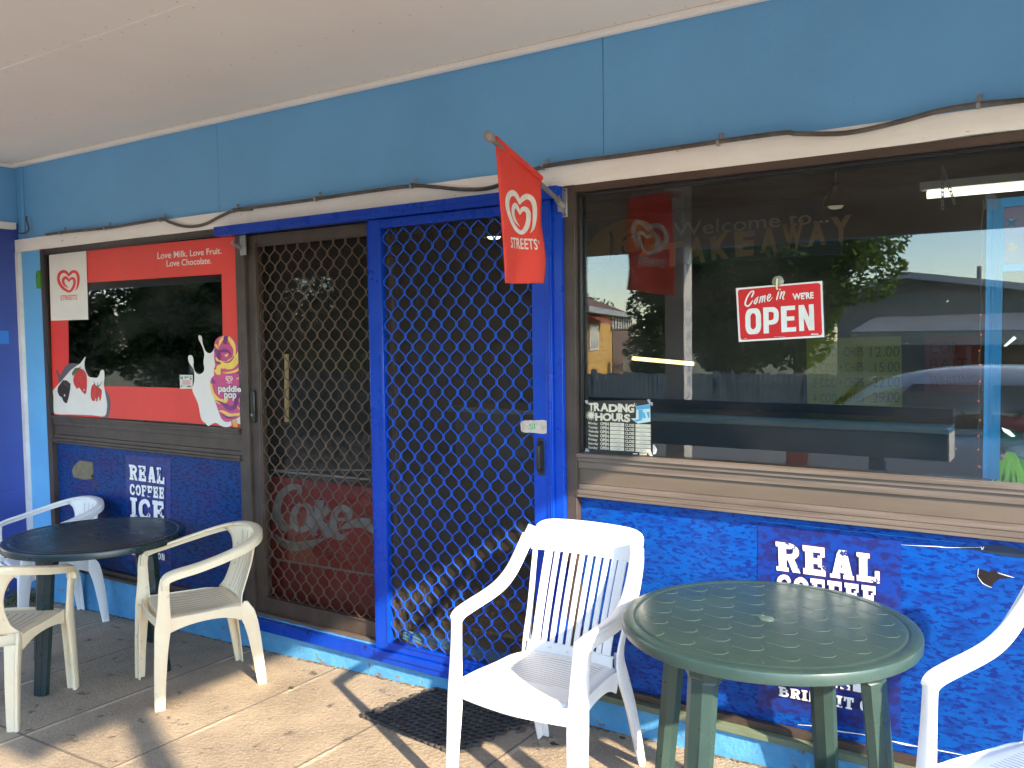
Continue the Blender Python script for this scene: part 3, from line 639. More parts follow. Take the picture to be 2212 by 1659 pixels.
obj('milk_drop', a, m_card, tub, smooth=False)
# white heart card
a = Art(P1, .0040); a.shape([(320, 330), (563, 305), (577, 760), (333, 768)])
card = tag(obj('heart_card', a, m_card, smooth=False), 'white card with a red double heart in the top left corner of the red window', 'sign')
a = Art(P1, .0048); heart(a, sub(P1, (372, 440), (518, 432), (518, 580), (374, 585)))
a.text('STREETS', sub(P1, (395, 603), (503, 597), (503, 631), (396, 636)), off=.014, spacing=1.08)
a.text('®', rectm(P1, 506, 597, 513, 604))
obj('heart_mark', a, m_red, card, smooth=False)
# small licence sticker inside the hole
a = Art(P5, .0012); a.shape([(97, 797), (278, 800), (276, 988), (103, 992)])
lic = tag(obj('licence_sticker', a, M('paper_white', (.62, .64, .60), .6), smooth=False), 'small white paper sticker with green and red print low on the left window', 'sticker')
a = Art(P5, .0018)
for i in range(6): a.rect(130 + (i % 2) * 8, 872 + i * 11, 255 - (i % 3) * 9, 877 + i * 11)
obj('print', a, M('sticker_red', (.6, .08, .08), .6), lic, smooth=False)
a = Art(P5, .0018); a.rect(160, 822, 225, 834); a.rect(165, 842, 188, 850); a.ribbon([(118, 815, 8), (114, 840, 14), (134, 850, 12), (140, 820, 8)]); a.rect(236, 818, 262, 826); a.rect(240, 840, 262, 862); a.rect(112, 945, 132, 964); a.rect(146, 950, 180, 954); a.rect(198, 950, 258, 966)
obj('print', a, M('sticker_ink', (.03, .06, .04), .6), lic, smooth=False)
# ================================================================ coffee labels under the windows
def label_sign(label, mp, border, lines, w=.0012):
    a = Art(mp, w); a.shape(border); L = tag(obj('drink_label', a, m_label, smooth=False), label, 'label')
    if lines[0][2]:
        e = Art(mp, w + .0008)
        for word, q, _ in lines: e.block(word, sub(mp, *q), grow=.045)
        obj('letter_outline', e, m_letteredge, L, smooth=False)
    e = Art(mp, w + .004)
    for word, q, _ in lines: e.block(word, sub(mp, *q), gap=.12)
    obj('lettering', e, m_grunge, L, smooth=False)
    return L
PB = pxm(.0055, Zm(2300, 2000, 1.4747))
label_sign('large blue label reading REAL in white slab letters under the right window', PB, [(1008, 92), (1840, 186), (1838, 1330), (1008, 1160)],
           [('REAL', ((1112, 195), (1722, 275), (1722, 440), (1118, 362)), 1), ('COFFEE', ((1116, 382), (1700, 458), (1700, 600), (1120, 505)), 1), ('ICE', ((1120, 530), (1700, 635), (1700, 850), (1122, 720)), 1),
            ('REAL', ((1124, 760), (1694, 890), (1690, 1090), (1126, 975)), 1), ('BRING IT ON', ((1128, 1035), (1730, 1130), (1728, 1205), (1130, 1090)), 1)])
P2 = pxm(.0055, Zm(0, 1600, 1.2764))
label_sign('narrow blue label reading REAL COFFEE ICE under the left window', P2, [(630, 245), (858, 262), (858, 800), (640, 770)],
           [('REAL', ((648, 292), (828, 310), (828, 392), (651, 368)), 0), ('COFFEE', ((651, 388), (826, 408), (826, 466), (653, 444)), 0), ('ICE', ((654, 456), (828, 480), (828, 590), (656, 560)), 0),
            ('REAL', ((656, 575), (828, 605), (828, 690), (658, 660)), 0), ('BRING IT ON', ((660, 705), (828, 742), (828, 775), (662, 745)), 0)])
# yellow-grey patch and torn holes
a = Art(P2, .0012); a.shape([(370, 300), (400, 272), (465, 280), (470, 320), (465, 365), (420, 368), (370, 355), (362, 325)])
tag(obj('peeled_patch', a, M('peeled_patch', (.20, .17, .10), .7, (.15, .13, .08), 20), smooth=False), 'khaki bare patch torn out of the left blue panel', 'torn patch')
a = Art(P2, .0012); a.shape([(455, 345), (472, 342), (474, 356), (462, 362)]); a.shape([(475, 380), (488, 384), (486, 408), (474, 402)])
tag(obj('peeled_spot', a, M('rust_spot', (.08, .035, .03), .8), smooth=False), 'rust brown spots beside the torn patch on the left blue panel', 'torn patch')
PC = pxm(.0055, Zm(3400, 1900, 1.476))
a = Art(PC, .0012); a.shape([(662, 500), (700, 508), (732, 520), (765, 506), (780, 525), (870, 553), (790, 560), (757, 580), (745, 608), (715, 596), (680, 575), (663, 545)])
h_ = tag(obj('torn_hole', a, M('hole_dark', (.014, .011, .012), .25), smooth=False), 'jagged dark hole torn in the blue panel at the far right', 'torn patch')
a = Art(PC, .0022); a.ribbon([(663, 545, 2), (690, 582, 4), (715, 598, 3), (745, 610, 2)]); a.ribbon([(780, 525, 2), (830, 540, 5), (875, 553, 2)]); a.ribbon([(668, 500, 3), (664, 540, 3)])
obj('torn_edge', a, m_card, h_, smooth=False)
a = Art(PC, .0012); a.shape([(500, 378), (560, 370), (690, 372), (740, 360), (840, 372), (940, 395), (940, 440), (820, 428), (700, 402), (600, 388)])
h_ = tag(obj('torn_edge_gap', a, M('gap_dark', (.008, .02, .05), .4), smooth=False), 'dark gap where the blue sheet peels off at the top right', 'torn patch')
a = Art(PC, .0022); a.ribbon([(220, 362, 1), (330, 368, 3), (430, 372, 5), (500, 378, 3), (690, 376, 2)]); a.ribbon([(682, 370, 3), (690, 388, 8), (700, 372, 3)])
obj('peeling_edge', a, m_card, h_, smooth=False)
# ragged white lower edge of the right panel film
PD = pxm(.0045, Zm(2300, 2000, 1.4747)); a = Art(PD, .001); rng = random.Random(2)
pts = [(1240, 1256, 2), (1330, 1268, 7), (1400, 1275, 3), (1480, 1296, 8), (1600, 1312, 4), (1680, 1330, 7), (1760, 1348, 3), (1860, 1370, 9), (1945, 1384, 4), (2080, 1412, 8), (2210, 1440, 5)]
a.ribbon([(x, y + rng.uniform(-3, 3), w * rng.uniform(.6, 1.3)) for x, y, w in pts], 8)
tag(obj('frayed_edge', a, m_card, smooth=False), 'ragged white paper edge along the foot of the right blue panel', 'paper edge')
# faint lighter film seam on the right panel
a = Art(PB, .0005); a.ribbon([(1010, 75, 2), (1600, 140, 2), (2210, 205, 2)], 3)
tag(obj('film_seam', a, M('seam_blue', (.02, .2, .62), .4), smooth=False), 'pale lapped seam line across the right blue panel', 'seam')
# ================================================================ OPEN sign
zo = Zm(2850, 1080, 4.916); YO = .012
PO = pxm(YO, zo)
g = MB(); q = [PO(232, 270), PO(1903, 127), PO(1943, 1217), PO(290, 1310)]
g.add([tuple(p) for p in q] + [(p.x, p.y + .002, p.z) for p in q], [(0, 1, 2, 3), (7, 6, 5, 4), (0, 4, 5, 1), (1, 5, 6, 2), (2, 6, 7, 3), (3, 7, 4, 0)])
osn = tag(obj('open_sign', g, m_signwhite, smooth=False), 'red and white sign reading Come in WE\'RE OPEN hanging in the right window', 'sign')
a = Art(PO, .0004)
def rr(c, r=.03, n=5):
    out = []
    for i in range(4):
        p = Vector(c[i]); b = Vector(c[i - 1]); d = Vector(c[(i + 1) % 4]); e1 = (b - p).normalized() * 60; e2 = (d - p).normalized() * 60
        for k in range(n + 1):
            t = k / n; out.append(tuple((p + e1) * (1 - t) ** 2 + p * 2 * t * (1 - t) + (p + e2) * t * t))
    return out
a.shape(rr([(270, 300), (1868, 163), (1905, 1180), (325, 1275)]))
obj('sign_face', a, m_signred, osn, smooth=False)
a = Art(PO, .0012)
a.block('open', sub(PO, (412, 668), (1745, 578), (1762, 1080), (418, 1172)), gap=.12)
a.text("WE'RE", sub(PO, (1325, 368), (1736, 335), (1742, 468), (1335, 498)), off=.04)
for r in ([(535, 445, 26), (570, 370, 30), (575, 325, 20), (520, 345, 26), (450, 450, 30), (415, 570, 34), (460, 618, 30), (520, 570, 26), (560, 500, 12)],
          [(650, 445, 14), (610, 500, 26), (590, 550, 26), (610, 570, 24), (645, 520, 26), (655, 450, 20), (680, 440, 8)],
          [(700, 440, 12), (715, 445, 24), (685, 560, 24)], [(690, 530, 10), (730, 440, 20), (758, 435, 22), (735, 545, 24)], [(742, 520, 10), (775, 430, 18), (805, 420, 22), (785, 510, 24), (800, 540, 14)],
          [(835, 480, 12), (880, 450, 22), (905, 400, 22), (875, 390, 20), (845, 450, 24), (850, 510, 24), (890, 505, 18), (945, 440, 8)],
          [(1070, 340, 12), (1060, 350, 26), (1025, 480, 26), (1035, 488, 10)], [(1082, 280, 10), (1085, 295, 34), (1080, 306, 12)],
          [(1105, 340, 12), (1115, 350, 26), (1085, 478, 26)], [(1090, 450, 10), (1140, 350, 18), (1175, 345, 26), (1145, 440, 24), (1150, 480, 22), (1172, 470, 8)]):
    a.ribbon(r, 6)
a.text('www.', rectm(PO, 965, 1202, 1205, 1214)); a.rect(385, 1243, 445, 1252); a.rect(1688, 1148, 1830, 1170)
obj('lettering', a, m_signwhite, osn, smooth=False)
c = PO(1040, 140); g = MB(); g.lathe([(0, -.004), (.012, -.004), (.021, .002), (.022, .0065), (.0, .0065)], (c.x, YO, c.z), 24, 'y')
sc = tag(obj('suction_hook', g, M('suction_cup', (.25, .25, .2), .15, spec=.6)), 'clear suction cup hook holding up the OPEN sign', 'hook')
g = MB(); g.tube([(c.x, .006, c.z + .010), (c.x, .002, c.z), (c.x, .000, c.z - .02), (c.x + .002, .002, c.z - .03)], .0035, 8)
obj('hook', g, M('hook_yellow', (.6, .62, .3), .4), sc)
# ================================================================ TRADING HOURS sign
zt = Zm(2280, 1560, 6.379); PT = pxm(.0185, zt)
a = Art(PT, .0008); a.shape([(190, 120), (1800, 90), (1850, 1530), (160, 1395)])
th = tag(obj('hours_sign', a, M('sign_black', (.018, .018, .017), .35, (.03, .03, .03), 8), smooth=False), 'black trading hours sign taped low in the right window', 'sign')
m_crm = M('sign_cream', (.66, .62, .48), .5, (.56, .53, .42), 20)
a = Art(PT, .0016)
for ch, x0, x1, y0, y1 in (('T', 245, 372, 172, 360), ('R', 372, 530, 160, 372), ('A', 530, 745, 175, 385), ('D', 745, 975, 200, 400), ('I', 975, 1035, 185, 405), ('N', 1035, 1215, 195, 405), ('G', 1215, 1385, 205, 418),
                           ('H', 405, 590, 425, 615), ('O', 590, 815, 425, 625), ('U', 815, 985, 430, 630), ('R', 985, 1140, 430, 640), ('S', 1130, 1285, 450, 655)):
    a.text(ch, rectm(PT, x0, y0, x1, y1), off=.05)
cx_, cy_ = 300, 478
a.shape([(cx_ + math.cos(t / 16 * 2 * math.pi) * 62, cy_ + math.sin(t / 16 * 2 * math.pi) * 66) for t in range(16)])
for k in range(13):
    t = k / 13 * 2 * math.pi; a.ribbon([(cx_ + math.cos(t) * 55, cy_ + math.sin(t) * 58, 26), (cx_ + math.cos(t + .12) * 98, cy_ + math.sin(t + .12) * 98, 18), (cx_ + math.cos(t - .05) * 138, cy_ + math.sin(t - .05) * 138, 2)], 4)
a.ribbon([(1420, 168, 4), (1385, 190, 22), (1390, 232, 24), (1425, 250, 14), (1440, 245, 3)]); a.ribbon([(1430, 205, 4), (1440, 208, 16), (1450, 211, 4)])
days = ['Monday', 'Tuesday', 'Wednesday', 'Thursday', 'Friday', 'Saturday', 'Sunday']
for i, d in enumerate(days):
    y = 640 + i * 101.5; e = (0, 0, 22, 14, -4, 12, -2)[i]
    a.text(d, sub(PT, (235, y), (468 + e, y + 18), (468 + e, y + 98), (235, y + 80)), off=.018)
    a.text('OPEN', sub(PT, (530, y + 10), (745, y + 22), (748, y + 100), (532, y + 88)), off=.04)
    a.text('CLOSE', sub(PT, (1160, y + 50), (1388, y + 60), (1388, y + 136), (1160, y + 126)), off=.035)
obj('lettering', a, m_crm, th, smooth=False)
a = Art(PT, .0018)
for i in range(7):
    y = 660 + i * 101.5; a.shape([(778, y), (1132, y + 16), (1132, y + 104), (778, y + 88)]); a.shape([(1418, y + 40), (1796, y + 50), (1798, y + 140), (1418, y + 128)])
obj('time_box', a, m_crm, th, smooth=False)
a = Art(PT, .0030)
for i in range(7):
    y = 690 + i * 101.5
    a.text('11-30' if i == 0 else '11-00', sub(PT, (830, y), (1050, y + 10), (1050, y + 50), (830, y + 40)), shear=.3)
    a.text('8 pm' if i < 5 else '9 pm', sub(PT, (1530, y + 45), (1680, y + 52), (1680, y + 92), (1530, y + 85)), shear=.3)
obj('pen_mark', a, M('pen_grey', (.30, .30, .28), .6), th, smooth=False)
a = Art(PT, .0018); a.shape([(1435, 255), (1785, 195), (1795, 640), (1480, 690), (1300, 560), (1430, 555)])
pc = obj('shop_picture', a, M('picture_pale', (.52, .66, .66), .5), th, smooth=False)
a = Art(PT, .0026); a.shape([(1440, 260), (1780, 205), (1782, 310), (1445, 345)]); a.shape([(1490, 350), (1600, 335), (1600, 560), (1500, 580)]); a.shape([(1690, 400), (1765, 395), (1768, 545), (1740, 545)]); a.shape([(1605, 400), (1640, 398), (1680, 550), (1610, 555)]); a.shape([(1370, 600), (1560, 570), (1600, 600), (1450, 640)])
obj('picture_blue', a, M('picture_blue', (.08, .36, .56), .5), pc, smooth=False)
a = Art(PT, .0026); a.rect(1520, 1410, 1700, 1480); a.rect(1355, 1432, 1470, 1460)
obj('barcode', a, m_crm, th, smooth=False)
a = Art(PT, .0034)
for i in range(14): a.rect(1535 + i * 11, 1418, 1539 + i * 11 + (i % 3), 1458)
obj('barcode_line', a, m_blackp, th, smooth=False)
m_tape = seethrough('clear_tape', (.62, .66, .7), .55)
for i, s_ in enumerate(([(145, 105), (215, 100), (230, 150), (225, 210), (160, 170)], [(1705, 85), (1780, 75), (1790, 150), (1855, 160), (1850, 250), (1760, 190)], [(160, 1310), (220, 1320), (270, 1390), (150, 1395)], [(1690, 1390), (1800, 1370), (1860, 1510), (1780, 1500)], [(1850, 1200), (1900, 1230), (1965, 1340), (1930, 1450), (1860, 1470)])):
    a = Art(PT, .004); a.shape(s_); obj('tape', a, m_tape, th, smooth=False)
# ================================================================ door stickers
zs = Zm(850, 700, 1.276); PS = pxm(-.063, zs)
a = Art(PS, .0005); a.shape(smoothpts([(1537, 1222), (1600, 1219), (1664, 1222), (1664, 1283), (1600, 1281), (1540, 1277), (1532, 1250)], 3, True))
ds = tag(obj('slide_sticker', a, M('sticker_worn', (.52, .47, .42), .5, (.40, .34, .30), 40, .45, .6), smooth=False), 'worn off-white slide sticker on the stile of the blue security door', 'sticker')
a = Art(PS, .0012); a.text('Sl', sub(PS, (1574, 1234), (1604, 1234), (1604, 1265), (1574, 1264)), off=.02)
obj('lettering', a, M('ink_green', (.10, .38, .16), .6), ds, smooth=False)
# ================================================================ flag on its bracket
XF = -1.9
fg = thing('shop_flag', 'red pennant flag with a double heart on a slanted pole over the doors', 'flag', (XF, -.03, 2.15))
g = MB(); g.box(-1.925, -1.880, -.040, -.0305, 2.105, 2.225); br_ = obj('bracket', g, m_galv, fg, bevel=.002)
g = MB(); g.tube([(XF, -.040, 2.150), (XF, -.085, 2.178)], .014, 12); g.box(-1.903, -1.897, -.075, -.0405, 2.125, 2.165); obj('socket', g, m_galv, br_)
g = MB()
for px_, pz_ in ((-1.917, 2.215), (-1.888, 2.215), (-1.917, 2.115), (-1.888, 2.115), (-1.902, 2.112)): g.tube([(px_, -.0402, pz_), (px_, -.043, pz_)], .0035, 8)
obj('screw', g, m_blackp, br_)
p0 = Vector((XF, -.055, 2.165)); tip = U(1062, 300, -.76)
g = MB(); g.tube([p0, tip], .0095, 12); obj('pole', g, M('pole_grey', (.17, .15, .13), .5), fg)
dv = (tip - p0).normalized(); g = MB(); rr_ = [.010, .016, .0185, .016, .004]; 
g.tube([tip + dv * q for q in (-.004, .006, .02, .036, .046)], rr_, 12); obj('finial', g, M('finial_grey', (.26, .23, .20), .45), fg)
cTL, cTR, cBL, cBR = U(1070, 301, -.725), U(1164, 386, -.35), U(1086, 612, -.71), U(1175, 612, -.335)
def rip(u, v): return .010 * math.sin(u * 7 + v * 2.2) * (.3 + v) + .006 * math.sin(v * 9 + 1) * u
def fm(u, v, w=0.0):
    p = (cTL * (1 - u) + cTR * u) * (1 - v) + (cBL * (1 - u) + cBR * u) * v
    return p + Vector((rip(u, v) + w, 0, 0))
g = MB().grid(lambda u, v: fm(u, v), 18, 36); cloth = obj('cloth', g, m_redf, fg, solid=.0016)
g = MB(); g.tube([fm(0, 0) * 1 + Vector((0, 0, 0)), fm(1, 0)], .0125, 10); obj('pole_sleeve', g, m_redf, fg)
def fz(x, y, w=0.0):   # zoomed pixels of the flag to cloth coordinates
    # zoom (1850,450)+/2.212 ; solve bilinear on pixel corners
    px, py = (1850 + x / 2.212) * .5486, (450 + y / 2.212) * .5486
    u = .5; v = .5
    for _ in range(8):
        xl = 1070 + 16 * v; xr = 1164 + 11 * v; u = (px - xl) / (xr - xl)
        yt = 300 + 86 * u; v = (py - yt) / (612 - yt)
    return fm(u, v, w)
a = Art(fz, .0016); heart(a, sub(fz, (283, 640), (572, 690), (575, 1050), (300, 1020)))
a.text('STREETS', sub(fz, (338, 1062), (560, 1082), (560, 1180), (345, 1158)), off=.016, spacing=1.05); a.text('®', rectm(fz, 565, 1094, 580, 1130))
obj('heart_mark', a, M('flag_print', (.66, .60, .54), .8, (.58, .52, .47), 30), cloth, smooth=False)
# second, empty bracket
g = MB(); q = U(1575 / 1.659 * .5486, (800 + 212 / 1.659) * .5486, -.03); q2 = U(1600 / 1.659 * .5486, (800 + 340 / 1.659) * .5486, -.03)
eb = thing('empty_bracket', 'bare metal flag bracket with no pole at the left end of the blue door track', 'bracket', (q.x, -.03, q2.z))
g.box(q.x, q.x + .045, -.042, -.0315, q2.z, q.z - .0); obj('plate', g, m_galv, eb, bevel=.002)
c = U(1575 / 1.659 * .5486, (800 + 290 / 1.659) * .5486, -.03); g = MB(); g.tube([(c.x + .012, -.042, c.z - .005), (c.x + .012, -.10, c.z + .02)], .011, 12)
obj('socket', g, m_galv, eb)
# ================================================================ inside the shop
def inner(name, boxes, mat, label, cat, bevel=.002, group=None):
    g = MB()
    for b in boxes: g.box(*b)
    return tag(obj(name, g, mat, bevel=bevel), label, cat, group)
# overhead welcome board
m_board = M('welcome_board', (.014, .042, .075), .5, (.01, .03, .06), 2)
wb = inner('welcome_board', [(-3.75, -1.50, 3.00, 3.04, 2.13, 2.52)], m_board, 'dark blue board reading Welcome to TAKEAWAY hanging inside the shop', 'sign board')
PW = pxm(2.998, None)
a = Art(PW, .002); a.text('Welcome to...', sub(PW, (1455, 482), (1790, 450), (1790, 480), (1455, 512)), off=.0); obj('greeting', a, M('ink_grey', (.42, .42, .36), .6), wb, smooth=False)
a = Art(PW, .002)
for i, ch in enumerate('TAKEAWAY'):
    x = 1430 + i * 52; y = 528 - i * 7.6; a.text(ch, sub(PW, (x, y - (i % 2) * 5), (x + 46, y - 8 - (i % 3) * 4), (x + 42, y + 46), (x + 3, y + 50)), off=.05)
obj('shop_name', a, M('ink_brown', (.42, .25, .09), .6), wb, smooth=False)
a = Art(PW, .002); a.shape(smoothpts([(1268, 560), (1280, 515), (1310, 490), (1350, 474), (1400, 480), (1416, 520), (1400, 552), (1340, 548), (1300, 566)], 4, True)); obj('blob', a, M('ink_yellow', (.30, .19, .03), .6), wb, smooth=False)
a = Art(PW, .004); a.ribbon([(1345, 520, 4), (1365, 505, 8), (1385, 515, 9), (1380, 545, 9), (1350, 548, 8), (1345, 530, 4)]); a.ribbon([(1318, 560, 5), (1322, 520, 8), (1318, 500, 4)]); obj('blob_line', a, m_blackp, wb, smooth=False)
# price posters
PY = pxm(3.96, None)
def poster_in(c, mat, label, y=3.97):
    g = MB(); q = [U(px, py, y) for px, py in c]; g.poly([tuple(p) for p in q]); return tag(obj('price_poster', g, mat, smooth=False, solid=.002), label, 'poster')
m_yel = M('poster_yellow', (.24, .27, .02), .6); yp = poster_in([(1742, 732), (1947, 726), (1949, 880), (1744, 872)], m_yel, 'yellow green price poster listing COD + CHIPS inside the shop')
a = Art(PY, .004)
for i, (l, pr) in enumerate((('1· COD · CHIPS', '12.00'), ('2· COD + CHIPS', '.15.00'), ('3· COD + CHIPS', '.22.00'), ('4· COD + CHIPS', '.29.00'))):
    y = 752 + i * 33; a.text(l, sub(PY, (1756, y), (1866, y - 2), (1866, y + 17), (1756, y + 19)), off=-.008); a.text(pr, sub(PY, (1880, y - 2), (1943, y - 4), (1943, y + 18), (1880, y + 19)), off=-.008)
obj('lettering', a, M('ink_dark', (.09, .10, .015), .6), yp, smooth=False)
rp = poster_in([(1998, 728), (2120, 722), (2120, 850), (1998, 844)], M('poster_red_dark', (.16, .03, .022), .6), 'dark red price poster to the right of the yellow green one')
a = Art(PY, .004)
for i, l in enumerate(('COB', 'BAIT', 'WHITING')): a.text(l, sub(PY, (2008, 740 + i * 36), (2070 + i * 20, 738 + i * 36), (2070 + i * 20, 762 + i * 36), (2008, 764 + i * 36)), off=-.005)
obj('lettering', a, M('ink_maroon', (.05, .01, .01), .6), rp, smooth=False)
# counter with display top
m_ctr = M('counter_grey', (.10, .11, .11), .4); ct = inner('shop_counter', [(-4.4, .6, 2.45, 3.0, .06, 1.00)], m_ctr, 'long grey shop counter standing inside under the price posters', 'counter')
obj('counter_top', MB().box(-4.45, .65, 2.40, 3.02, 1.001, 1.04), M('counter_top', (.22, .25, .26), .3), ct, bevel=.004)
# fluorescent tube by the window
m_tube = M('tube_light', (1, 1, .9), .5, emit=(1.0, .95, .80), es=.42)
fx = thing('tube_light', 'bright fluorescent tube hanging on chains inside the right window', 'lamp', (-.1, 1.5, 2.35))
a0, a1 = U(2003, 421, 1.5), U(2003, 421, 1.5) + Vector((1.25, 0, 0))
g = MB(); g.tube([a0, a1], .019, 12); obj('tube', g, m_tube, fx)
g = MB(); g.box(a0.x - .03, a1.x + .03, 1.47, 1.53, a0.z + .022, a0.z + .06); obj('batten', g, M('batten_white', (.5, .5, .46), .5), fx, bevel=.002)
def chain(p, q, name='chain'):
    g = MB(); P, Q = Vector(p), Vector(q); n = int((Q - P).length / .016)
    for i in range(n):
        c = P.lerp(Q, (i + .5) / n); d = (Q - P).normalized(); s = d.orthogonal().normalized() if i % 2 else d.cross(d.orthogonal()).normalized()
        g.tube([c + (d * math.cos(t) * .011 + s * math.sin(t) * .006) for t in [k / 8 * 2 * math.pi for k in range(8)]], .0018, 5, closed=True)
    return g
hp = U(2035, 348, .5)
obj('chain', chain(U(2036, 360, .5), U(2036, 452, .5)), m_galv, fx); obj('chain', chain(U(2036, 360, .5), U(2062, 440, .5)), m_galv, fx)
def pendant(x, y, z, label, lit):
    t = thing('pendant_lamp', label, 'lamp', (x, y, z), 'pendant lamps inside the shop')
    g = MB(); g.tube([(x, y, z + .1), (x, y, 2.72)], .006, 8); obj('rod', g, m_galv, t)
    g = MB(); g.lathe([(.02, .12), (.035, .11), (.04, .07), (.062, .04), (.066, 0), (.062, .0)], (x, y, z), 20); obj('lamp_shade', g, M('shade_dark', (.05, .05, .045), .3, metal=.4), t)
    g = MB(); g.lathe([(0, .04), (.03, .03), (.045, .01), (.03, -.008), (0, -.014)], (x, y, z), 16)
    obj('bulb', g, M('bulb_%d' % lit, (.5, .5, .4), .3, emit=(1, .93, .6), es=(.5 if lit else .03)), t)  # the unlit bulb is given a faint glow of its own too
    return t
P = U(1805, 447, 1.6); pendant(P.x, P.y, P.z, 'unlit pendant lamp high inside the right window', 0)
P = U(1067, 513, 1.0); pendant(P.x, P.y, P.z, 'lit pendant lamp behind the top of the blue grille next to the flag', 1)
# low warm strip lamps
def strip_light(p, q, r, label, e, nm='strip_lamp'):
    t = thing(nm, label, 'lamp', tuple(p)); g = MB(); g.tube([p, q], r, 10); obj('tube', g, M(nm + '_tube', (1, .8, .4), .5, emit=(1, .72, .32), es=e), t)
    g = MB(); d = Vector((0, r * 2.2, 0)); g.tube([Vector(p) + d, Vector(q) + d], r * 1.1, 8); obj('batten', g, m_blackp, t)
P, Q = U(1367, 774, 2.3), U(1498, 786, 2.3); strip_light(P, Q, .014, 'warm tube over the counter display seen through the right window', .45, 'display_lamp')
strip_light(U(619, 765, 1.0), U(619, 918, 1.0), .015, 'upright yellow strip lamp behind the brown grille', .035)
strip_light(U(368, 722, .6), U(368, 764, .6), .012, 'short upright yellow lamp seen through the left window', .6)
# fridge with cola front behind the left door
m_cola = M('cola_red', (.50, .03, .03), .5, (.44, .025, .025), 3)
y0 = .115; A, B, C_, D = U(582, 1004, y0), U(838, 1034, y0), U(838, 1330, y0), U(582, 1290, y0)
xA, xB = A.x, B.x
fr = thing('drink_fridge', 'dark drink fridge with a red cola front behind the brown grille door', 'fridge', ((xA + xB) / 2, .5, .06))
obj('cabinet', MB().box(xA - .08, xB + .04, y0 + .002, .80, .06, .86), M('fridge_dark', (.03, .028, .026), .5), fr, bevel=.004)
zt_, zb_ = A.z, .10
obj('front_panel', MB().box(xA - .06, xB + .02, y0 - .006, y0 + .0015, .13, .83), m_cola, fr, bevel=.002)
zk = Zm(1020, 1850, 3.017); PK = pxm(y0 - .006, zk)
m_colaw = M('cola_white', (.50, .50, .48), .5)
a = Art(PK, .001)
for r in ([(490, 300, 14), (480, 215, 46), (380, 205, 60), (270, 290, 70), (215, 430, 76), (215, 570, 84), (280, 680, 64), (360, 690, 46), (400, 660, 14)],
          [(500, 400, 40), (430, 480, 60), (410, 600, 66), (470, 710, 54), (560, 690, 60), (610, 580, 70), (590, 450, 56), (520, 405, 40)],
          [(720, 360, 90), (705, 480, 76), (670, 640, 80), (650, 750, 50), (700, 770, 10)], [(830, 450, 70), (770, 520, 60), (730, 600, 40), (790, 700, 80), (820, 780, 60), (860, 790, 8)],
          [(900, 590, 30), (1060, 580, 40), (1070, 500, 60), (990, 450, 60), (910, 500, 66), (880, 630, 66), (900, 760, 84), (980, 800, 56), (1060, 740, 10)],
          [(950, 710, 6), (1060, 660, 60), (1180, 630, 90), (1300, 650, 110), (1430, 720, 120)], [(180, 760, 20), (280, 860, 70), (430, 910, 90), (600, 880, 70), (720, 840, 36), (800, 800, 4)]):
    a.ribbon(r, 6, sc=1.25)
a.rect(130, -2, 1420, 8); a.shape([(200, 5), (1420, 112), (1420, 136), (200, 28)]); a.shape([(200, 1050), (1420, 1250), (1420, 1275), (200, 1075)])
obj('cola_mark', a, m_colaw, fr, smooth=False)
a = Art(PK, .001); a.text('Enjoy', sub(PK, (555, 120), (785, 150), (785, 260), (555, 220)), off=-.012)
for r in ([(845, 880, 6), (820, 880, 12), (785, 940, 16), (785, 1010, 16), (830, 1010, 8)], [(850, 930, 10), (830, 970, 12), (850, 980, 10), (862, 935, 8)], [(900, 940, 8), (885, 960, 12), (890, 990, 10), (905, 985, 6)], [(945, 950, 8), (925, 985, 12), (945, 1000, 8), (955, 950, 10), (955, 1000, 6)],
          [(1040, 910, 6), (1010, 915, 12), (980, 970, 14), (985, 1030, 14), (1010, 1020, 6)], [(1035, 985, 10), (1022, 1020, 12), (1040, 1035, 10), (1050, 990, 8)], [(1085, 960, 8), (1070, 1050, 12), (1085, 1060, 5)], [(1120, 1010, 8), (1100, 1050, 12), (1120, 1065, 8), (1130, 1015, 10), (1132, 1065, 6)], [(1040, 900, 4), (1080, 940, 8), (1150, 915, 3)], [(860, 1010, 4), (920, 1030, 8), (980, 1040, 4)]):
    a.ribbon(r, 5)
obj('small_mark', a, M('cola_pink', (.42, .2, .18), .5), fr, smooth=False)
# door mat and stand inside the blue door, glass jars
inner('coir_mat', [(-3.1, -1.95, .42, 1.05, .0555, .075)], M('coir', (.34, .19, .075), .95, (.20, .10, .04), 60, bump=.9, bs=160), 'brown coir mat on the shop floor behind the blue grille', 'mat', .004)
# white uprights seen between windows and partition
inner('shelf_stand', [(-5.62, -5.60, 1.0, 1.02, .06, 1.52), (-5.22, -5.20, 1.0, 1.02, .06, 1.52), (-5.62, -5.2, 1.0, 1.02, 1.15, 1.17), (-5.62, -5.2, 1.0, 1.25, .7, .72)], M('stand_grey', (.28, .28, .27), .4, metal=.4), 'pale wire shelf stand behind the brown grille and left window', 'shelf')
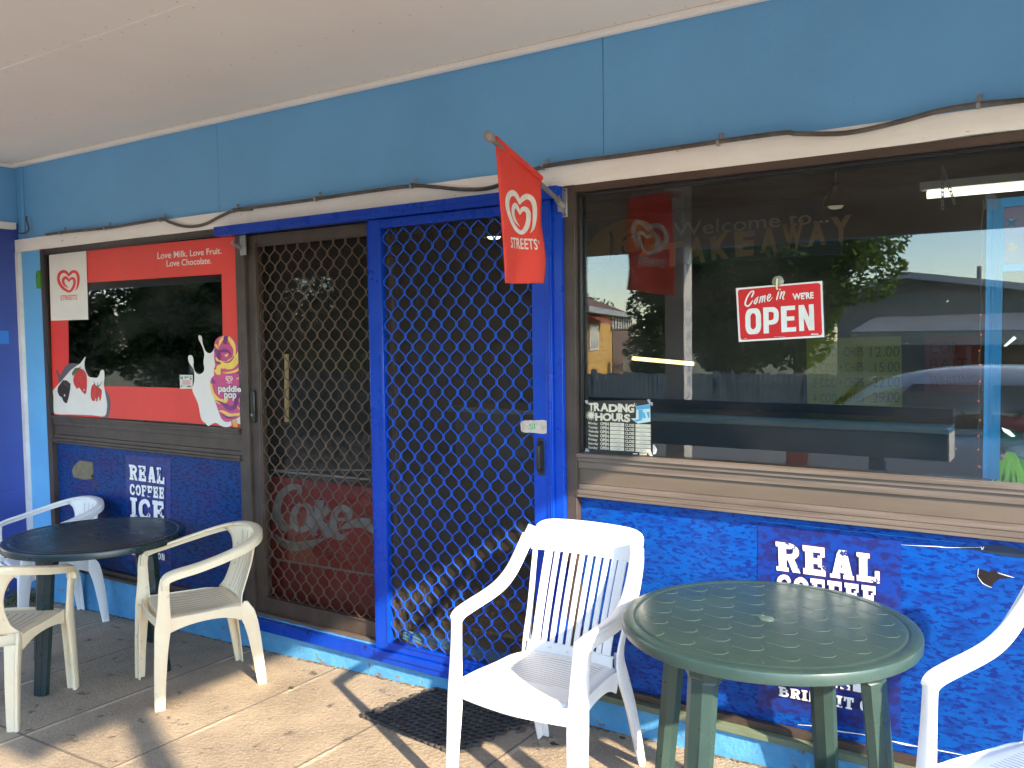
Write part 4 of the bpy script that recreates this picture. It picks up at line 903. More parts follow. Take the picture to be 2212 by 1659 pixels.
# cone posters on a shelf in the left window
zq = Zm(0, 800, 1.659); Pq = pxm(.28, zq)
a = Art(Pq, 0); a.shape([(975, 1012), (1060, 1010), (1075, 1205), (975, 1202)]); bc = tag(obj('counter_card', a, M('card_blue_grey', (.50, .54, .62), .5), smooth=False, solid=.002), 'blue grey counter card standing behind the left window', 'card')
a = Art(Pq, .003); a.shape([(1062, 1012), (1132, 1018), (1110, 1105), (1050, 1098)]); obj('red_label', a, M('dull_red', (.55, .05, .09), .5), bc, smooth=False)
a = Art(Pq, .005); heart(a, rectm(Pq, 1075, 1028, 1122, 1068)); a.text('STREETS', rectm(Pq, 1078, 1074, 1114, 1082)); obj('heart_mark', a, M('dull_pink', (.75, .45, .48), .5), bc, smooth=False)
a = Art(Pq, .003); a.ribbon([(980, 1100, 20), (1000, 1065, 50), (1015, 1120, 60), (1030, 1180, 30)]); obj('cone_print', a, M('cone_grey', (.45, .33, .33), .6, (.6, .52, .48), 60), bc, smooth=False)
a = Art(pxm(.33, zq), 0); a.shape(smoothpts([(1095, 1200), (1105, 1130), (1150, 1075), (1185, 1058), (1220, 1075), (1228, 1120), (1250, 1200)], 4, True)); tag(obj('ice_cream_standee', a, M('waffle_grey', (.55, .53, .52), .6, (.34, .33, .32), 70), smooth=False, solid=.004), 'grey scoop shaped standee beside the counter card in the left window', 'standee')
inner('window_shelf', [(-6.0, -4.05, .1, .45, 1.06, 1.10)], M('shelf_dark', (.05, .05, .045), .5), 'dark shelf along the inside of the left window', 'shelf')
inner('timber_partition', [(-6.2, -5.7, .8, .84, .06, 2.7)], M('partition_brown', (.22, .15, .07), .5, (.07, .045, .02), 3, stretch=(6, 6, .4)), 'brown timber partition inside the left window', 'partition')
inner('door_post', [(-5.35, -5.20, .62, .70, .06, 2.7)], M('post_dark', (.045, .055, .06), .4), 'dark blue grey post inside the left window', 'post')
# bright blue frame inside the far right of the window
m_cy = M('cyan_frame', (.012, .42, .86), .4, (.012, .38, .8), 3)
bf = thing('blue_display_frame', 'bright blue ribbed frame standing inside the right window', 'frame', (-.3, .06, 1.11))
L_, R_ = U(2130, 600, .06).x, U(2162, 600, .06).x
zt2 = U(2140, 430, .06).z
g = MB(); g.box(L_, L_ + .012, .055, .075, 1.113, zt2)
for i in range(7): g.box(L_ + .018 + i * .0045, L_ + .0215 + i * .0045, .052, .072, 1.113, zt2 - .002)
g.box(L_ + .012, R_, .060, .08, 1.113, zt2 - .001); obj('upright', g, m_cy, bf, smooth=False)
zr = Zm(3820, 720, 3.456)
def zy(x, y): return U(*zr(x, y), .06)
g = MB(); g.box(R_ + .0005, 1.6, .058, .078, zy(560, 322).z, zy(560, 195).z); obj('rail', g, m_cy, bf, bevel=.001)
g = MB(); g.box(R_ + .0005, 1.6, .058, .078, zy(560, 1203).z, zy(560, 1100).z); obj('rail', g, m_cy, bf, bevel=.001)
pz0, pz1 = zy(560, 1099).z, zy(560, 323).z
sp_ = tag(obj('starfish_poster', MB().box(R_ + .001, 1.55, .066, .068, pz0 + .0005, pz1 - .0005), M('poster_lilac', (.40, .36, .50), .6, (.12, .09, .16), 1.6, .3, .7), smooth=False), 'lilac poster with cartoon starfish behind the right window', 'poster')
def star(zc, r, rot, mp, a, sx=1.0):
    pts = []
    for k in range(10):
        t = rot + k * math.pi / 5; q = r if k % 2 == 0 else r * .45; pts.append((zc[0] + math.sin(t) * q * sx, zc[1] - math.cos(t) * q))
    a.shape(smoothpts(pts, 3, True))
PR = pxm(.066, zr); a = Art(PR, .001); star((570, 870), 110, .25, PR, a, .85); obj('starfish', a, M('star_orange', (.62, .34, .13), .6), sp_, smooth=False)
a = Art(PR, .001); star((565, 530), 90, 0, PR, a, 1.1); obj('starfish', a, M('star_blue', (.04, .24, .45), .6), sp_, smooth=False)
a = Art(PR, .002)
for c in ((548, 500), (575, 500), (553, 830), (580, 815)): a.shape([(c[0] + 11 * math.cos(t / 10 * 6.283), c[1] + 15 * math.sin(t / 10 * 6.283)) for t in range(10)])
obj('eye', a, m_card, sp_, smooth=False)
a = Art(PR, .003)
for c in ((550, 503), (573, 503), (557, 835), (583, 812)): a.shape([(c[0] + 4 * math.cos(t / 10 * 6.283), c[1] + 5 * math.sin(t / 10 * 6.283)) for t in range(10)])
obj('pupil', a, m_blackp, sp_, smooth=False)
# string of tiny red lights along the blue frame
ls = thing('light_string', 'thin string of tiny red lights hanging beside the blue frame', 'light string', (L_ - .015, .05, 2.1))
X_ = L_ - .012; g = MB(); g.tube([(X_ + .003 * math.sin(i * 1.7), .045, 2.04 - i * .03) for i in range(31)], .002, 6); obj('wire', g, M('wire_brown', (.12, .10, .06), .5), ls)
g = MB()
for i in range(10): c = (X_ + .003 * math.sin(i * 2.3), .042, 1.66 - i * .057 + .008 * math.sin(i * 5)); g.lathe([(0, .004), (.0026, .002), (.0026, -.002), (0, -.004)], c, 8)
obj('bulb', g, M('bulb_red', (.8, .1, .05), .4, emit=(1, .12, .05), es=.08), ls)
a = Art(pxm(.050, zr), 0); a.shape([(205, 165), (330, 160), (380, 210), (410, 330), (360, 360), (190, 360)]); tag(obj('clear_tape', a, seethrough('crinkled_tape', (.5, .52, .5), .25), smooth=False), 'crinkled clear tape over the top corner of the blue frame', 'tape')
# strips of old tape on the glass at the far right
zw = Zm(3350, 1280, 2.304)
for c, l in (([(1385, 190), (1480, 100), (1505, 120), (1410, 195)], 'slanted pale tape strip on the glass above the soft toys'), ([(1368, 928), (1440, 955), (1495, 1010), (1460, 1015), (1385, 965)], 'curled pale tape strip on the glass over the soft toys')):
    a = Art(pxm(.0185, zw), .0005); a.shape(c); tag(obj('tape_strip', a, M('tape_pale', (.35, .48, .46), .5), smooth=False), l, 'tape')
# soft toys on the inner sill
def ball(g, c, r, s=(1, 1, 1), n=16):
    k0 = len(g.v)
    g.grid(lambda u, v: (c[0] + r * s[0] * math.sin(math.pi * v) * math.cos(2 * math.pi * u), c[1] + r * s[1] * math.sin(math.pi * v) * math.sin(2 * math.pi * u), c[2] + r * s[2] * math.cos(math.pi * v)), n, n // 2, True)
c = U(*zw(1450, 1300), .16)
ty = thing('soft_toy', 'bright green soft toy with yarn hair at the lower right of the window', 'soft toy', (c.x, .16, 1.1), 'soft toys on the inner window sill')
g = MB(); ball(g, (c.x, .16, c.z), .052, (1.05, .9, .85)); obj('head', g, M('plush_green', (.20, .80, .06), .9, bump=.4, bs=150), ty)
rng = random.Random(4); g = MB()
for i in range(22):
    t = rng.uniform(-1.3, 1.3); x = c.x + .05 * t * .7; P = [(c.x - .01, .15, c.z + .055)]
    for k in range(1, 6): P.append((c.x + (x - c.x) * k / 4 + rng.uniform(-.004, .004), .16 - .052 * math.sin(k / 5 * 1.7), c.z + .06 - .012 * k * k * .42))
    g.tube(smoothpts(P, 3), .0028, 5)
obj('yarn_hair', g, M('yarn_lime', (.45, .9, .08), .9), ty)
g = MB(); ball(g, (c.x - .045, .12, c.z + .045), .013, (1.3, .8, .9)); ball(g, (c.x - .022, .12, c.z + .045), .010); obj('bow', g, M('plush_pink', (.66, .35, .40), .9), ty)
g = MB(); ball(g, (c.x + .01, .16, 1.135), .05, (1.0, .8, .5)); obj('body', g, M('plush_body_pink', (.7, .25, .38), .9, bump=.4, bs=150), ty)
c2 = U(*zw(1500, 900), .22)
ty = thing('soft_toy', 'maroon and dark green soft toy slumped behind the bright green one', 'soft toy', (c2.x, .22, 1.1), 'soft toys on the inner window sill')
g = MB(); ball(g, (c2.x, .24, c2.z), .07, (1.6, .8, .45)); obj('arms', g, M('plush_maroon', (.14, .02, .03), .9, bump=.4, bs=120), ty)
g = MB(); ball(g, (c2.x - .03, .22, c2.z - .05), .055, (1, .8, .9)); obj('body', g, M('plush_dark_green', (.01, .09, .05), .9, bump=.4, bs=120), ty)
g = MB(); ball(g, (c2.x + .07, .24, c2.z + .06), .05, (.8, .8, 1.0)); obj('head', g, M('plush_tan', (.36, .32, .22), .9, bump=.4, bs=120), ty)
g = MB(); ball(g, (c2.x + .01, .2, c2.z - .10), .045, (1, .8, .7)); obj('foot', g, M('plush_grey_blue', (.2, .3, .33), .9, bump=.4, bs=120), ty)
# ================================================================ plastic tables
def make_table(name, label, mat, groove, hexes):
    t = thing(name, label, 'table', world=False)
    Rr, zt = .45, .722
    g = MB(); prof = [(0, zt), (.018, zt), (.026, zt), (.0265, zt + .0015), (.03, zt + .0015), (.031, zt)]
    prof += [(.10, zt), (.2, zt), (.3, zt), (.398, zt), (.404, zt - .0006), (.408, zt - .003), (.412, zt - .0006), (.418, zt + .0002), (.432, zt), (.442, zt - .001), (.4475, zt - .004), (.45, zt - .010), (.4495, zt - .036), (.447, zt - .038), (.444, zt - .036), (.442, zt - .012), (.36, zt - .012), (0, zt - .012)]
    g.lathe(prof, n=96); top = obj('tabletop', g, mat, t)
    # moulded grooves, laid as fine raised lips on the top
    gr = MB(); zz = zt + .0006
    def seg(pts):
        run = []
        for a, b in pts:
            if math.hypot(a, b) < .396 and math.hypot(a, b) > .034: run.append((a, b, zz))
            else:
                if len(run) > 1: gr.sweep(run, (0, 0, 1), .0008, .0018, 4)
                run = []
        if len(run) > 1: gr.sweep(run, (0, 0, 1), .0008, .0018, 4)
    if hexes:
        px_, py_ = .112, .094
        for j in range(-5, 6):
            for i in range(-5, 6):
                ox = i * px_ + (.5 * px_ if j % 2 else 0); oy = j * py_
                base = [(0, 0), (.060, 0), (.080, .019), (.080, .040), (.056, .060)]
                P = []
                for k in range(len(base) - 1):
                    for q in range(5):
                        s_ = q / 5; P.append((ox + base[k][0] * (1 - s_) + base[k + 1][0] * s_, oy + base[k][1] * (1 - s_) + base[k + 1][1] * s_))
                seg(P)
    else:
        for k in range(-9, 10):
            seg([(-.37 + .74 * q / 60, k * .038 + .004 * math.sin(q * .5)) for q in range(61)])
    obj('moulded_groove', gr, groove, top)
    g = MB(); g.lathe([(0, zt + .003), (.020, zt + .003), (.024, zt + .0015), (.025, zt - .002)], n=32); obj('centre_cap', g, groove, top)
    for k in range(4):
        a = math.pi / 2 * k; c, s_ = math.cos(a), math.sin(a)
        g = MB(); r0, r1 = .335, .405
        path = [(r0 * c, r0 * s_, zt - .02), (r0 * c, r0 * s_, zt - .10), ((r0 + .008) * c, (r0 + .008) * s_, zt - .105), ((r1 + r0) / 2 * c, (r1 + r0) / 2 * s_, .33), (r1 * c, r1 * s_, 0.004)]
        g.sweep(path, (-s_, c, 0), [.112, .106, .096, .090, .082], [.082, .078, .066, .062, .056], 8, power=2.05)
        g.sweep([(r0 * c, r0 * s_, zt - .02), (r0 * c, r0 * s_, zt - .085), (r0 * c, r0 * s_, zt - .092)], (-s_, c, 0), [.122, .120, .110], [.094, .092, .084], 8, power=2.05)
        for e in (-.018, .018):   # raised ribs down the face
            g.sweep([((r0 + .036) * c - e * s_, (r0 + .036) * s_ + e * c, zt - .11), ((r1 + .0245) * c - e * s_, (r1 + .0245) * s_ + e * c, .01)], (-s_, c, 0), .004, .005, 4)
        obj('leg', g, mat, t, smooth=False)
    return t
t1 = make_table('round_table', 'round dark green plastic table with a scale pattern top, in front of the REAL label', m_green, M('groove_green', (.075, .12, .10), .4), True)
t1.scale = (1.022, 1.022, 1.0); t1.location = (-.8845, -.505, gz(-.88)); t1.rotation_euler = (0, 0, R(-13))
t2 = make_table('round_table', 'round blue-black plastic table by the left window, between the cream chairs', m_dgreen, M('groove_dark', (.02, .035, .045), .4), False)
t2.location = (-4.463, -.629, gz(-4.46)); t2.rotation_euler = (0, 0, R(17))
for t in (t1, t2): t['group'] = 'plastic tables outside the shop'
g = MB(); rng = random.Random(1)
for px, py in ((250, 690), (238, 686), (262, 694)): pass
# ================================================================ plastic chairs
def leg(parent, a, b, mat, w0=.066, w1=.042, t0=.045, t1=.034, wd=(1, 0, 0), mid=None, inner=0):
    g = MB(); A, B = Vector(a), Vector(b); n = 7; path = []; ws = []; ts = []
    for i in range(n):
        s_ = i / (n - 1); p = A.lerp(B, s_)
        if mid: p = p + Vector(mid) * math.sin(math.pi * s_)
        path.append(p); ws.append(w0 + (w1 - w0) * s_ ** .7); ts.append(t0 + (t1 - t0) * s_ ** .7)
    g.sweep(path, wd, ws, ts, 12, power=4.5)
    return obj('leg', g, mat, parent)
def seatmesh(hw_f, hw_r, yf, yr, z, dip=.014, th=.008):
    g = MB()
    def top(u, v):
        x = u * 2 - 1; hw = hw_f + (hw_r - hw_f) * v; y = yf + (yr - yf) * v
        e = max(0, .10 - v) / .10; c = (1 - x * x) * math.sin(math.pi * min(1, v * 1.05)) ** .8
        rx = max(0, abs(x) - .88) / .12
        return (x * hw * (1 - .10 * e * abs(x) ** 3), y - .022 * (1 - x * x) * (1 - v) ** 2 + .018 * e * e, z - dip * c - .030 * e * e - .012 * rx * rx)
    nu, nv = 30, 30
    g.grid(top, nu, nv)
    g.grid(lambda u, v: (top(u, v)[0], top(u, v)[1], top(u, v)[2] - th), nu, nv)
    n1 = (nu + 1) * (nv + 1)
    idx = [i for i in range(nu + 1)] + [j * (nu + 1) + nu for j in range(1, nv + 1)] + [nv * (nu + 1) + i for i in range(nu - 1, -1, -1)] + [j * (nu + 1) for j in range(nv - 1, 0, -1)]
    for k in range(len(idx)):
        a, b = idx[k], idx[(k + 1) % len(idx)]; g.f.append((a, b, b + n1, a + n1))
    return g, top
def slotmat(base, name, axis, per, wdt, y0, y1, col):
    """plastic with dark lines painted in for the shade of slots across the seat"""
    m = base.copy(); m.name = name; t = m.node_tree; N = t.nodes; L = t.links; b = N['Principled BSDF']
    tc = N.new('ShaderNodeTexCoord'); sx = N.new('ShaderNodeSeparateXYZ'); L.new(tc.outputs['Object'], sx.inputs[0])
    def mt(op, a, c=None, d=None):
        n = N.new('ShaderNodeMath'); n.operation = op
        for i, q in enumerate((a, c, d)):
            if q is None: continue
            if isinstance(q, (int, float)): n.inputs[i].default_value = q
            else: L.new(q, n.inputs[i])
        return n.outputs[0]
    X, Y = sx.outputs[0], sx.outputs[1]
    q = mt('ADD', Y, mt('MULTIPLY', mt('MULTIPLY', X, X), 1.1)) if axis == 'y' else mt('ADD', X, mt('MULTIPLY', mt('MULTIPLY', X, Y), .9))
    o = mt('ABSOLUTE', mt('SUBTRACT', mt('MODULO', mt('ADD', q, per * 40), per), per / 2))
    k = mt('LESS_THAN', o, wdt)
    k = mt('MULTIPLY', k, mt('MULTIPLY', mt('GREATER_THAN', Y, y0), mt('LESS_THAN', Y, y1)))
    k = mt('MULTIPLY', k, mt('LESS_THAN', mt('ABSOLUTE', X), .165))  # slot shade is only coloured in, the seat surface is not cut
    mx = N.new('ShaderNodeMix'); mx.data_type = 'RGBA'; L.new(k, mx.inputs[0]); L.new(b.inputs['Base Color'].links[0].from_socket, mx.inputs[6]); mx.inputs[7].default_value = col
    L.new(mx.outputs[2], b.inputs['Base Color']); return m
def low_chair(label, mat):
    """low hoop-backed monobloc, facing -y"""
    t = thing('plastic_armchair', label, 'chair', world=False, group='plastic chairs outside the shop')
    sm = slotmat(mat, mat.name + '_slots', 'x', .036, .0022, -.15, .15, (.20, .17, .12, 1))
    g, top = seatmesh(.225, .195, -.205, .185, .425, .016)
    seat = obj('seat', g, sm, t)
    ap = MB(); loop = [(-.222, -.17), (-.224, -.05), (-.215, .08), (-.195, .17), (-.10, .185), (0, .19), (.10, .185), (.195, .17), (.215, .08), (.224, -.05), (.222, -.17)]
    for s_ in (-1, 1):
        side = [(s_ * .228, -.18, .388), (s_ * .226, -.10, .398), (s_ * .220, .0, .402), (s_ * .21, .10, .398), (s_ * .198, .175, .380)]
        ap.sweep(smoothpts(side, 4), (0, 0, 1), [.075 - .034 * math.sin(math.pi * i / 16) for i in range(17)], .008, 8, power=4)
    ap.sweep(smoothpts([(-.215, -.212, .392), (-.1, -.228, .400), (0, -.232, .402), (.1, -.228, .400), (.215, -.212, .392)], 4), (0, 0, 1), .045, .008, 8, power=4)
    ap.sweep(smoothpts([(-.19, .187, .392), (0, .196, .398), (.19, .187, .392)], 4), (0, 0, 1), .05, .008, 8, power=4)
    obj('apron', ap, mat, seat)
    # hoop: arms and top rail in one band
    def hoop(s_):
        """s_ 0..1 from the left arm front round the back to the right arm front"""
        K = [(-.262, -.205, .575), (-.268, -.195, .625), (-.276, -.15, .648), (-.284, -.05, .668), (-.280, .06, .694), (-.258, .165, .722), (-.205, .245, .745), (-.12, .288, .758), (0, .303, .763)]
        K = K + [(-x, y, z_) for x, y, z_ in K[-2::-1]]
        return K
    K = smoothpts(hoop(0), 5); n = len(K); wd = []; ws = []; ts = []
    for i, p in enumerate(K):
        f_ = i / (n - 1); bk = math.sin(math.pi * f_) ** 3; x, y, z_ = p
        r = Vector((x, y if y > 0 else 0, 0)); r = r.normalized() if r.length > .02 else Vector((1, 0, 0))
        wd.append((r * 1.0 + Vector((0, 0, -.30 + .45 * bk))).normalized()); e = min(f_, 1 - f_)
        ws.append(.050 - .006 * bk); ts.append(.017)
    g = MB(); g.sweep(K, wd, ws, ts, 12, power=3.0); 
    # outer skirt lip below the band
    K2 = [tuple(Vector(p) + Vector((w.x, w.y, 0)).normalized() * .020 + Vector((0, 0, -.016))) for p, w in zip(K, wd)]
    g.sweep(K2[4:-4], (0, 0, 1), .030, .007, 8, power=4)
    arm = obj('armrest', g, mat, t)
    # back shell
    def bk_(u, v):
        x = u * 2 - 1; wb, wm, wt = .180, .135, .235
        w = wb * (1 - v) ** 2 * 1.0 + 2 * (wm * .80) * v * (1 - v) + wt * v ** 2 + .05 * max(0, v - .85) / .15 * .5 + .03 * max(0, .12 - v) / .12
        X = x * w; y0 = .190 - .02 * x * x; y1 = .300 - 1.40 * X * X
        return (X, y0 + (y1 - y0) * v + .012 * math.sin(math.pi * v), .42 + (.338 - .45 * X * X) * v)
    g = MB().grid(bk_, 20, 22); br = obj('backrest', g, mat, t, solid=.007)
    g = MB()
    for i in range(5):
        u = .26 + .12 * i; g.sweep([Vector(bk_(u, v / 12)) + Vector((0, -.0040, 0)) for v in range(1, 12)], (1, 0, 0), .0022, .0022, 4)
    obj('back_rib', g, M(mat.name + '_rib', (.45, .38, .27), .5), br)
    for s_ in (-1, 1):
        g = MB()      # front leg with the arm post in one run
        P = [(s_ * .250, -.232, .002), (s_ * .249, -.226, .15), (s_ * .247, -.215, .30), (s_ * .247, -.205, .40), (s_ * .255, -.200, .50), (s_ * .262, -.198, .58), (s_ * .268, -.190, .625)]
        g.sweep(smoothpts(P, 3), (0, 1, 0), [.046, .050, .052, .054, .058, .060, .064, .068, .072, .072, .066, .060, .054, .052, .050, .048, .046, .046, .040][:19], .020, 10, power=4)
        g.sweep(smoothpts([(s_ * .226, -.240, .002), (s_ * .224, -.236, .2), (s_ * .222, -.228, .385)], 4), (1, 0, 0), [.044 + .0035 * i for i in range(9)], .010, 8, power=4)
        obj('leg', g, mat, t)
        g = MB(); P = [(s_ * .210, .262, .002), (s_ * .208, .245, .15), (s_ * .205, .222, .30), (s_ * .200, .196, .39), (s_ * .196, .196, .435)]
        g.sweep(smoothpts(P, 4), (.25 * s_, 1, 0), [.040, .044, .047, .050, .053, .056, .059, .062, .066, .070, .074, .076, .070, .056, .044, .030, .016], .018, 10, power=4)
        g.sweep(smoothpts([(s_ * .188, .270, .002), (s_ * .184, .252, .2), (s_ * .178, .222, .385)], 4), (1, 0, 0), [.040 + .003 * i for i in range(9)], .010, 8, power=4)
        obj('leg', g, mat, t)
    return t
def high_chair(label, mat):
    """high slatted-back monobloc, facing -y"""
    t = thing('plastic_armchair', label, 'chair', world=False, group='plastic chairs outside the shop')
    sm = slotmat(mat, mat.name + '_slots', 'y', .0155, .0016, -.06, .155, (.30, .27, .22, 1))
    g, top = seatmesh(.232, .198, -.210, .185, .43, .018)
    seat = obj('seat', g, sm, t)
    ap = MB()
    ap.sweep(smoothpts([(-.228, -.213, .392), (-.12, -.231, .392), (0, -.237, .390), (.12, -.231, .392), (.228, -.213, .392)], 4), (0, 0, 1), .062, .009, 8, power=4)
    for s_ in (-1, 1):
        side = [(s_ * .238, -.20, .385), (s_ * .232, -.10, .398), (s_ * .222, .0, .402), (s_ * .212, .10, .398), (s_ * .204, .18, .376)]
        ap.sweep(smoothpts(side, 4), (0, 0, 1), [.085 - .040 * math.sin(math.pi * i / 16) for i in range(17)], .009, 8, power=4)
    ap.sweep(smoothpts([(-.19, .190, .392), (0, .198, .398), (.19, .190, .392)], 4), (0, 0, 1), .06, .009, 8, power=4)
    obj('apron', ap, mat, seat)
    yb = lambda z_: .185 + .19 * ((z_ - .42) / .5) ** 1.15           # the lean of the back
    dish = lambda x: -.030 * (x / .24) ** 2
    g = MB(); k = 10
    wtop = lambda z_: .178 + (.205 - .178) * ((z_ - .48) / .34)
    g.grid(lambda u, v: ((u * 2 - 1) * (.188 - .004 * v), yb(.42 + .045 * v) + dish((u * 2 - 1) * .18), .42 + .045 * v), 20, 4)
    g.grid(lambda u, v: ((u * 2 - 1) * (.188 - .004 * v), yb(.42 + .045 * v) + dish((u * 2 - 1) * .18) + .009, .42 + .045 * v), 20, 4)
    nS = 10
    for i in range(nS):
        u = (i + .5) / nS * 2 - 1; path = []
        for j in range(10):
            z_ = .450 + .365 * j / 9; X = u * (.172 + .012 * j / 9); path.append((X, yb(z_) + dish(X) + .004, z_))
        e = .036 if i in (0, nS - 1) else .0215
        g.sweep(path, (1, 0, 0), e, .009, 8, power=4)
    # broad head rail with rounded shoulders
    def rail(u, v):
        x = u * 2 - 1; z0 = .800; zt_ = .914 - .012 * abs(x) ** 10 - .003 * x * x; hw = .240 - .004 * v - .012 * max(0, v - .8) ** 2 / .04
        z_ = z0 + (zt_ - z0) * v; X = x * hw; return (X, yb(z_) + dish(X), z_)
    g.grid(rail, 30, 10); n0 = len(g.v)
    g.grid(lambda u, v: tuple(Vector(rail(u, v)) + Vector((0, .014, .0))), 30, 10)
    edge = [rail(0, j / 10) for j in range(11)] + [rail(i / 30, 1) for i in range(1, 31)] + [rail(1, 1 - j / 10) for j in range(1, 11)]
    g.sweep([(p[0], p[1] + .007, p[2]) for p in edge], (0, 1, 0), .016, .010, 8, power=2.2)
    g.sweep([(rail(i / 30, 0)[0], rail(i / 30, 0)[1] + .007, .800) for i in range(31)], (0, 1, 0), .016, .008, 8)
    g.sweep([((i / 10 - .5) * .372, yb(.463) + dish((i / 10 - .5) * .372) + .0045, .464) for i in range(11)], (0, 1, 0), .014, .007, 8)
    obj('backrest', g, mat, t)
    for s_ in (-1, 1):
        g = MB()      # arm sweeping up into the back stile
        P = [(.256, -.186, .640), (.263, -.150, .652), (.271, -.06, .660), (.274, .04, .670), (.270, .12, .690), (.262, .180, .728), (.252, .232, .785), (.241, .275, .845), (.228, .300, .893)]
        P = smoothpts([(s_ * a, b - .004, c) for a, b, c in P], 4); n = len(P)
        g.sweep(P, [(1, -.05 * s_, .42 * s_ * (1 - i / n)) for i in range(n)], [.048 + .012 * math.sin(math.pi * min(1, i / n * 1.3)) for i in range(n)], [.022] * n, 12, power=3)
        g.sweep([(p[0] + s_ * .026, p[1] + .004, p[2] - .014) for p in P[2:-2]], (0, 0, 1), .034, .008, 8, power=4)
        obj('armrest', g, mat, t)
        g = MB()      # front leg and arm post
        P = [(s_ * .256, -.240, .002), (s_ * .254, -.228, .15), (s_ * .251, -.216, .30), (s_ * .250, -.208, .42), (s_ * .252, -.198, .54), (s_ * .257, -.186, .642)]
        W_ = [.044, .047, .050, .053, .056, .059, .062, .064, .062, .058, .054, .050, .047, .045, .044, .044]
        g.sweep(smoothpts(P, 3), (1, .0, 0), W_, .016, 10, power=4)
        g.sweep([(p[0] + s_ * .022, p[1] + .022, p[2]) for p in smoothpts(P, 3)], (0, 1, 0), [w * .86 for w in W_], .012, 10, power=4)
        obj('leg', g, mat, t)
        g = MB()
        P = [(s_ * .232, .338, .002), (s_ * .228, .305, .12), (s_ * .222, .262, .26), (s_ * .214, .216, .38), (s_ * .206, .205, .47), (s_ * .212, .240, .58), (s_ * .224, .290, .74), (s_ * .228, .318, .84)]
        W_ = [.040, .044, .048, .051, .054, .057, .060, .064, .068, .070, .066, .058, .050, .042, .036, .032, .030, .028, .026, .025, .024, .022]
        g.sweep(smoothpts(P, 3), (0, 1, .3), W_[:22], .013, 10, power=4)
        g.sweep([(p[0] - s_ * .016, p[1] + .016, p[2]) for p in smoothpts(P[:5], 3)], (1, 0, 0), [w * .72 for w in W_[:13]], .010, 8, power=4)
        obj('leg', g, mat, t)
    return t
ch = high_chair('white high-backed plastic chair with a slatted back standing in front of the blue door', m_chw)
CX0, CY0 = -1.683, -.575
ch.location = (CX0, CY0, gz(CX0)); ch.rotation_euler = (0, 0, 0)
dup(ch, (-.066, -.616, gz(-.06)), R(-27), 'white high-backed plastic chair cut off by the right edge, beyond the green table')
lc = low_chair('cream low-backed plastic armchair right of the dark table, nearest the doors', m_cream)
lc.location = (-3.765, -.532, gz(-3.765)); lc.rotation_euler = (0, 0, R(-23.6))
dup(lc, (-4.335, -1.215, gz(-4.33)), R(-143.8), 'cream low-backed plastic armchair at the left edge, nearest the street')
lw = low_chair('white low-backed plastic armchair behind the dark table, against the left window panel', m_chw)
lw.location = (-5.475, -.356, gz(-5.475)); lw.rotation_euler = (0, 0, R(-10))
# ================================================================ rubber ring mat
mt_ = MB(); rng = random.Random(8)
c0 = Vector((-2.731, -.446)); ax = (Vector((-2.122, -.545)) - c0); ay = (Vector((-2.64, -.032)) - c0); nx, ny = 16, 12
for j in range(ny):
    for i in range(nx):
        u = (i + (.5 if j % 2 else 0) + .3) / (nx + .3); v = (j + .5) / ny
        p = c0 + ax * u + ay * v; h = gz(p.x) + .004 + .004 * math.sin(u * 9) * v
        P = [(p.x + .0195 * math.cos(k / 10 * 6.283), p.y + .0195 * math.sin(k / 10 * 6.283), h + .006) for k in range(10)]
        mt_.sweep(P, (0, 0, 1), .013, .0105, 6, closed=True, power=3)
        if rng.random() < .8:
            q = p + ax / nx * .5; mt_.sweep([(p.x + ax.x / nx * .36, p.y + ax.y / nx * .36, h + .006), (p.x + ax.x / nx * .64, p.y + ax.y / nx * .64, h + .006)], (0, 0, 1), .010, .010, 6)
tag(obj('rubber_mat', mt_, m_black), 'black rubber ring mat on the paving below the blue door', 'doormat')
# ================================================================ small litter and weeds
rng = random.Random(12)
def leafbit(px, py, r, label):
    d = ray(px, py); t = (0 - CAM.z) / (d.z - GS * d.x) if True else 0
    P = CAM + d * t; g = MB(); pts = []
    for k in range(9): a = k / 9 * 6.283; rr2 = r * rng.uniform(.6, 1.2); pts.append((P.x + rr2 * math.cos(a) * 1.4, P.y + rr2 * math.sin(a), gz(P.x) + .003 + rng.uniform(0, .008)))
    g.poly(pts); return tag(obj('dead_leaf', g, M('leaf_litter', (.05, .035, .025), .8), solid=.0015), label, 'leaf', 'dead leaves on the paving')
leafbit(1198, 1611, .016, 'dark curled leaf on the paving behind the white chair')
leafbit(631, 1489, .010, 'small dark leaf on the sunlit paving left of the mat')
leafbit(1345, 1597, .010, 'small dark leaf between the white chair and the green table')
g = MB(); rng = random.Random(21)
for i in range(420):
    x = -6.27 + abs(rng.gauss(0, .11)) * 1.1; y = -.06 - abs(rng.gauss(0, .14)); z_ = gz(x) + rng.uniform(.0, .11) * rng.uniform(.2, 1)
    a = rng.uniform(0, 6.283); L_2 = rng.uniform(.012, .035); w_ = L_2 * .32; dx, dy, dz = math.cos(a) * L_2, math.sin(a) * L_2, rng.uniform(-.2, .9) * L_2
    nx_, ny_ = -math.sin(a) * w_, math.cos(a) * w_
    g.poly([(x, y, z_), (x + dx * .5 + nx_, y + dy * .5 + ny_, z_ + dz * .6), (x + dx, y + dy, z_ + dz), (x + dx * .5 - nx_, y + dy * .5 - ny_, z_ + dz * .6)])
for i in range(60):
    x = -6.26 + abs(rng.gauss(0, .08)); y = -.06 - abs(rng.gauss(0, .12)); g.tube([(x, y, gz(x)), (x + rng.uniform(-.03, .03), y + rng.uniform(-.03, .03), gz(x) + rng.uniform(.03, .11))], .0012, 4)
tag(obj('weed_clump', g, M('weed_green', (.07, .12, .035), .7, (.13, .12, .05), 40), smooth=False), 'low green weeds growing where the paving meets the left corner', 'weeds')['kind'] = 'stuff'
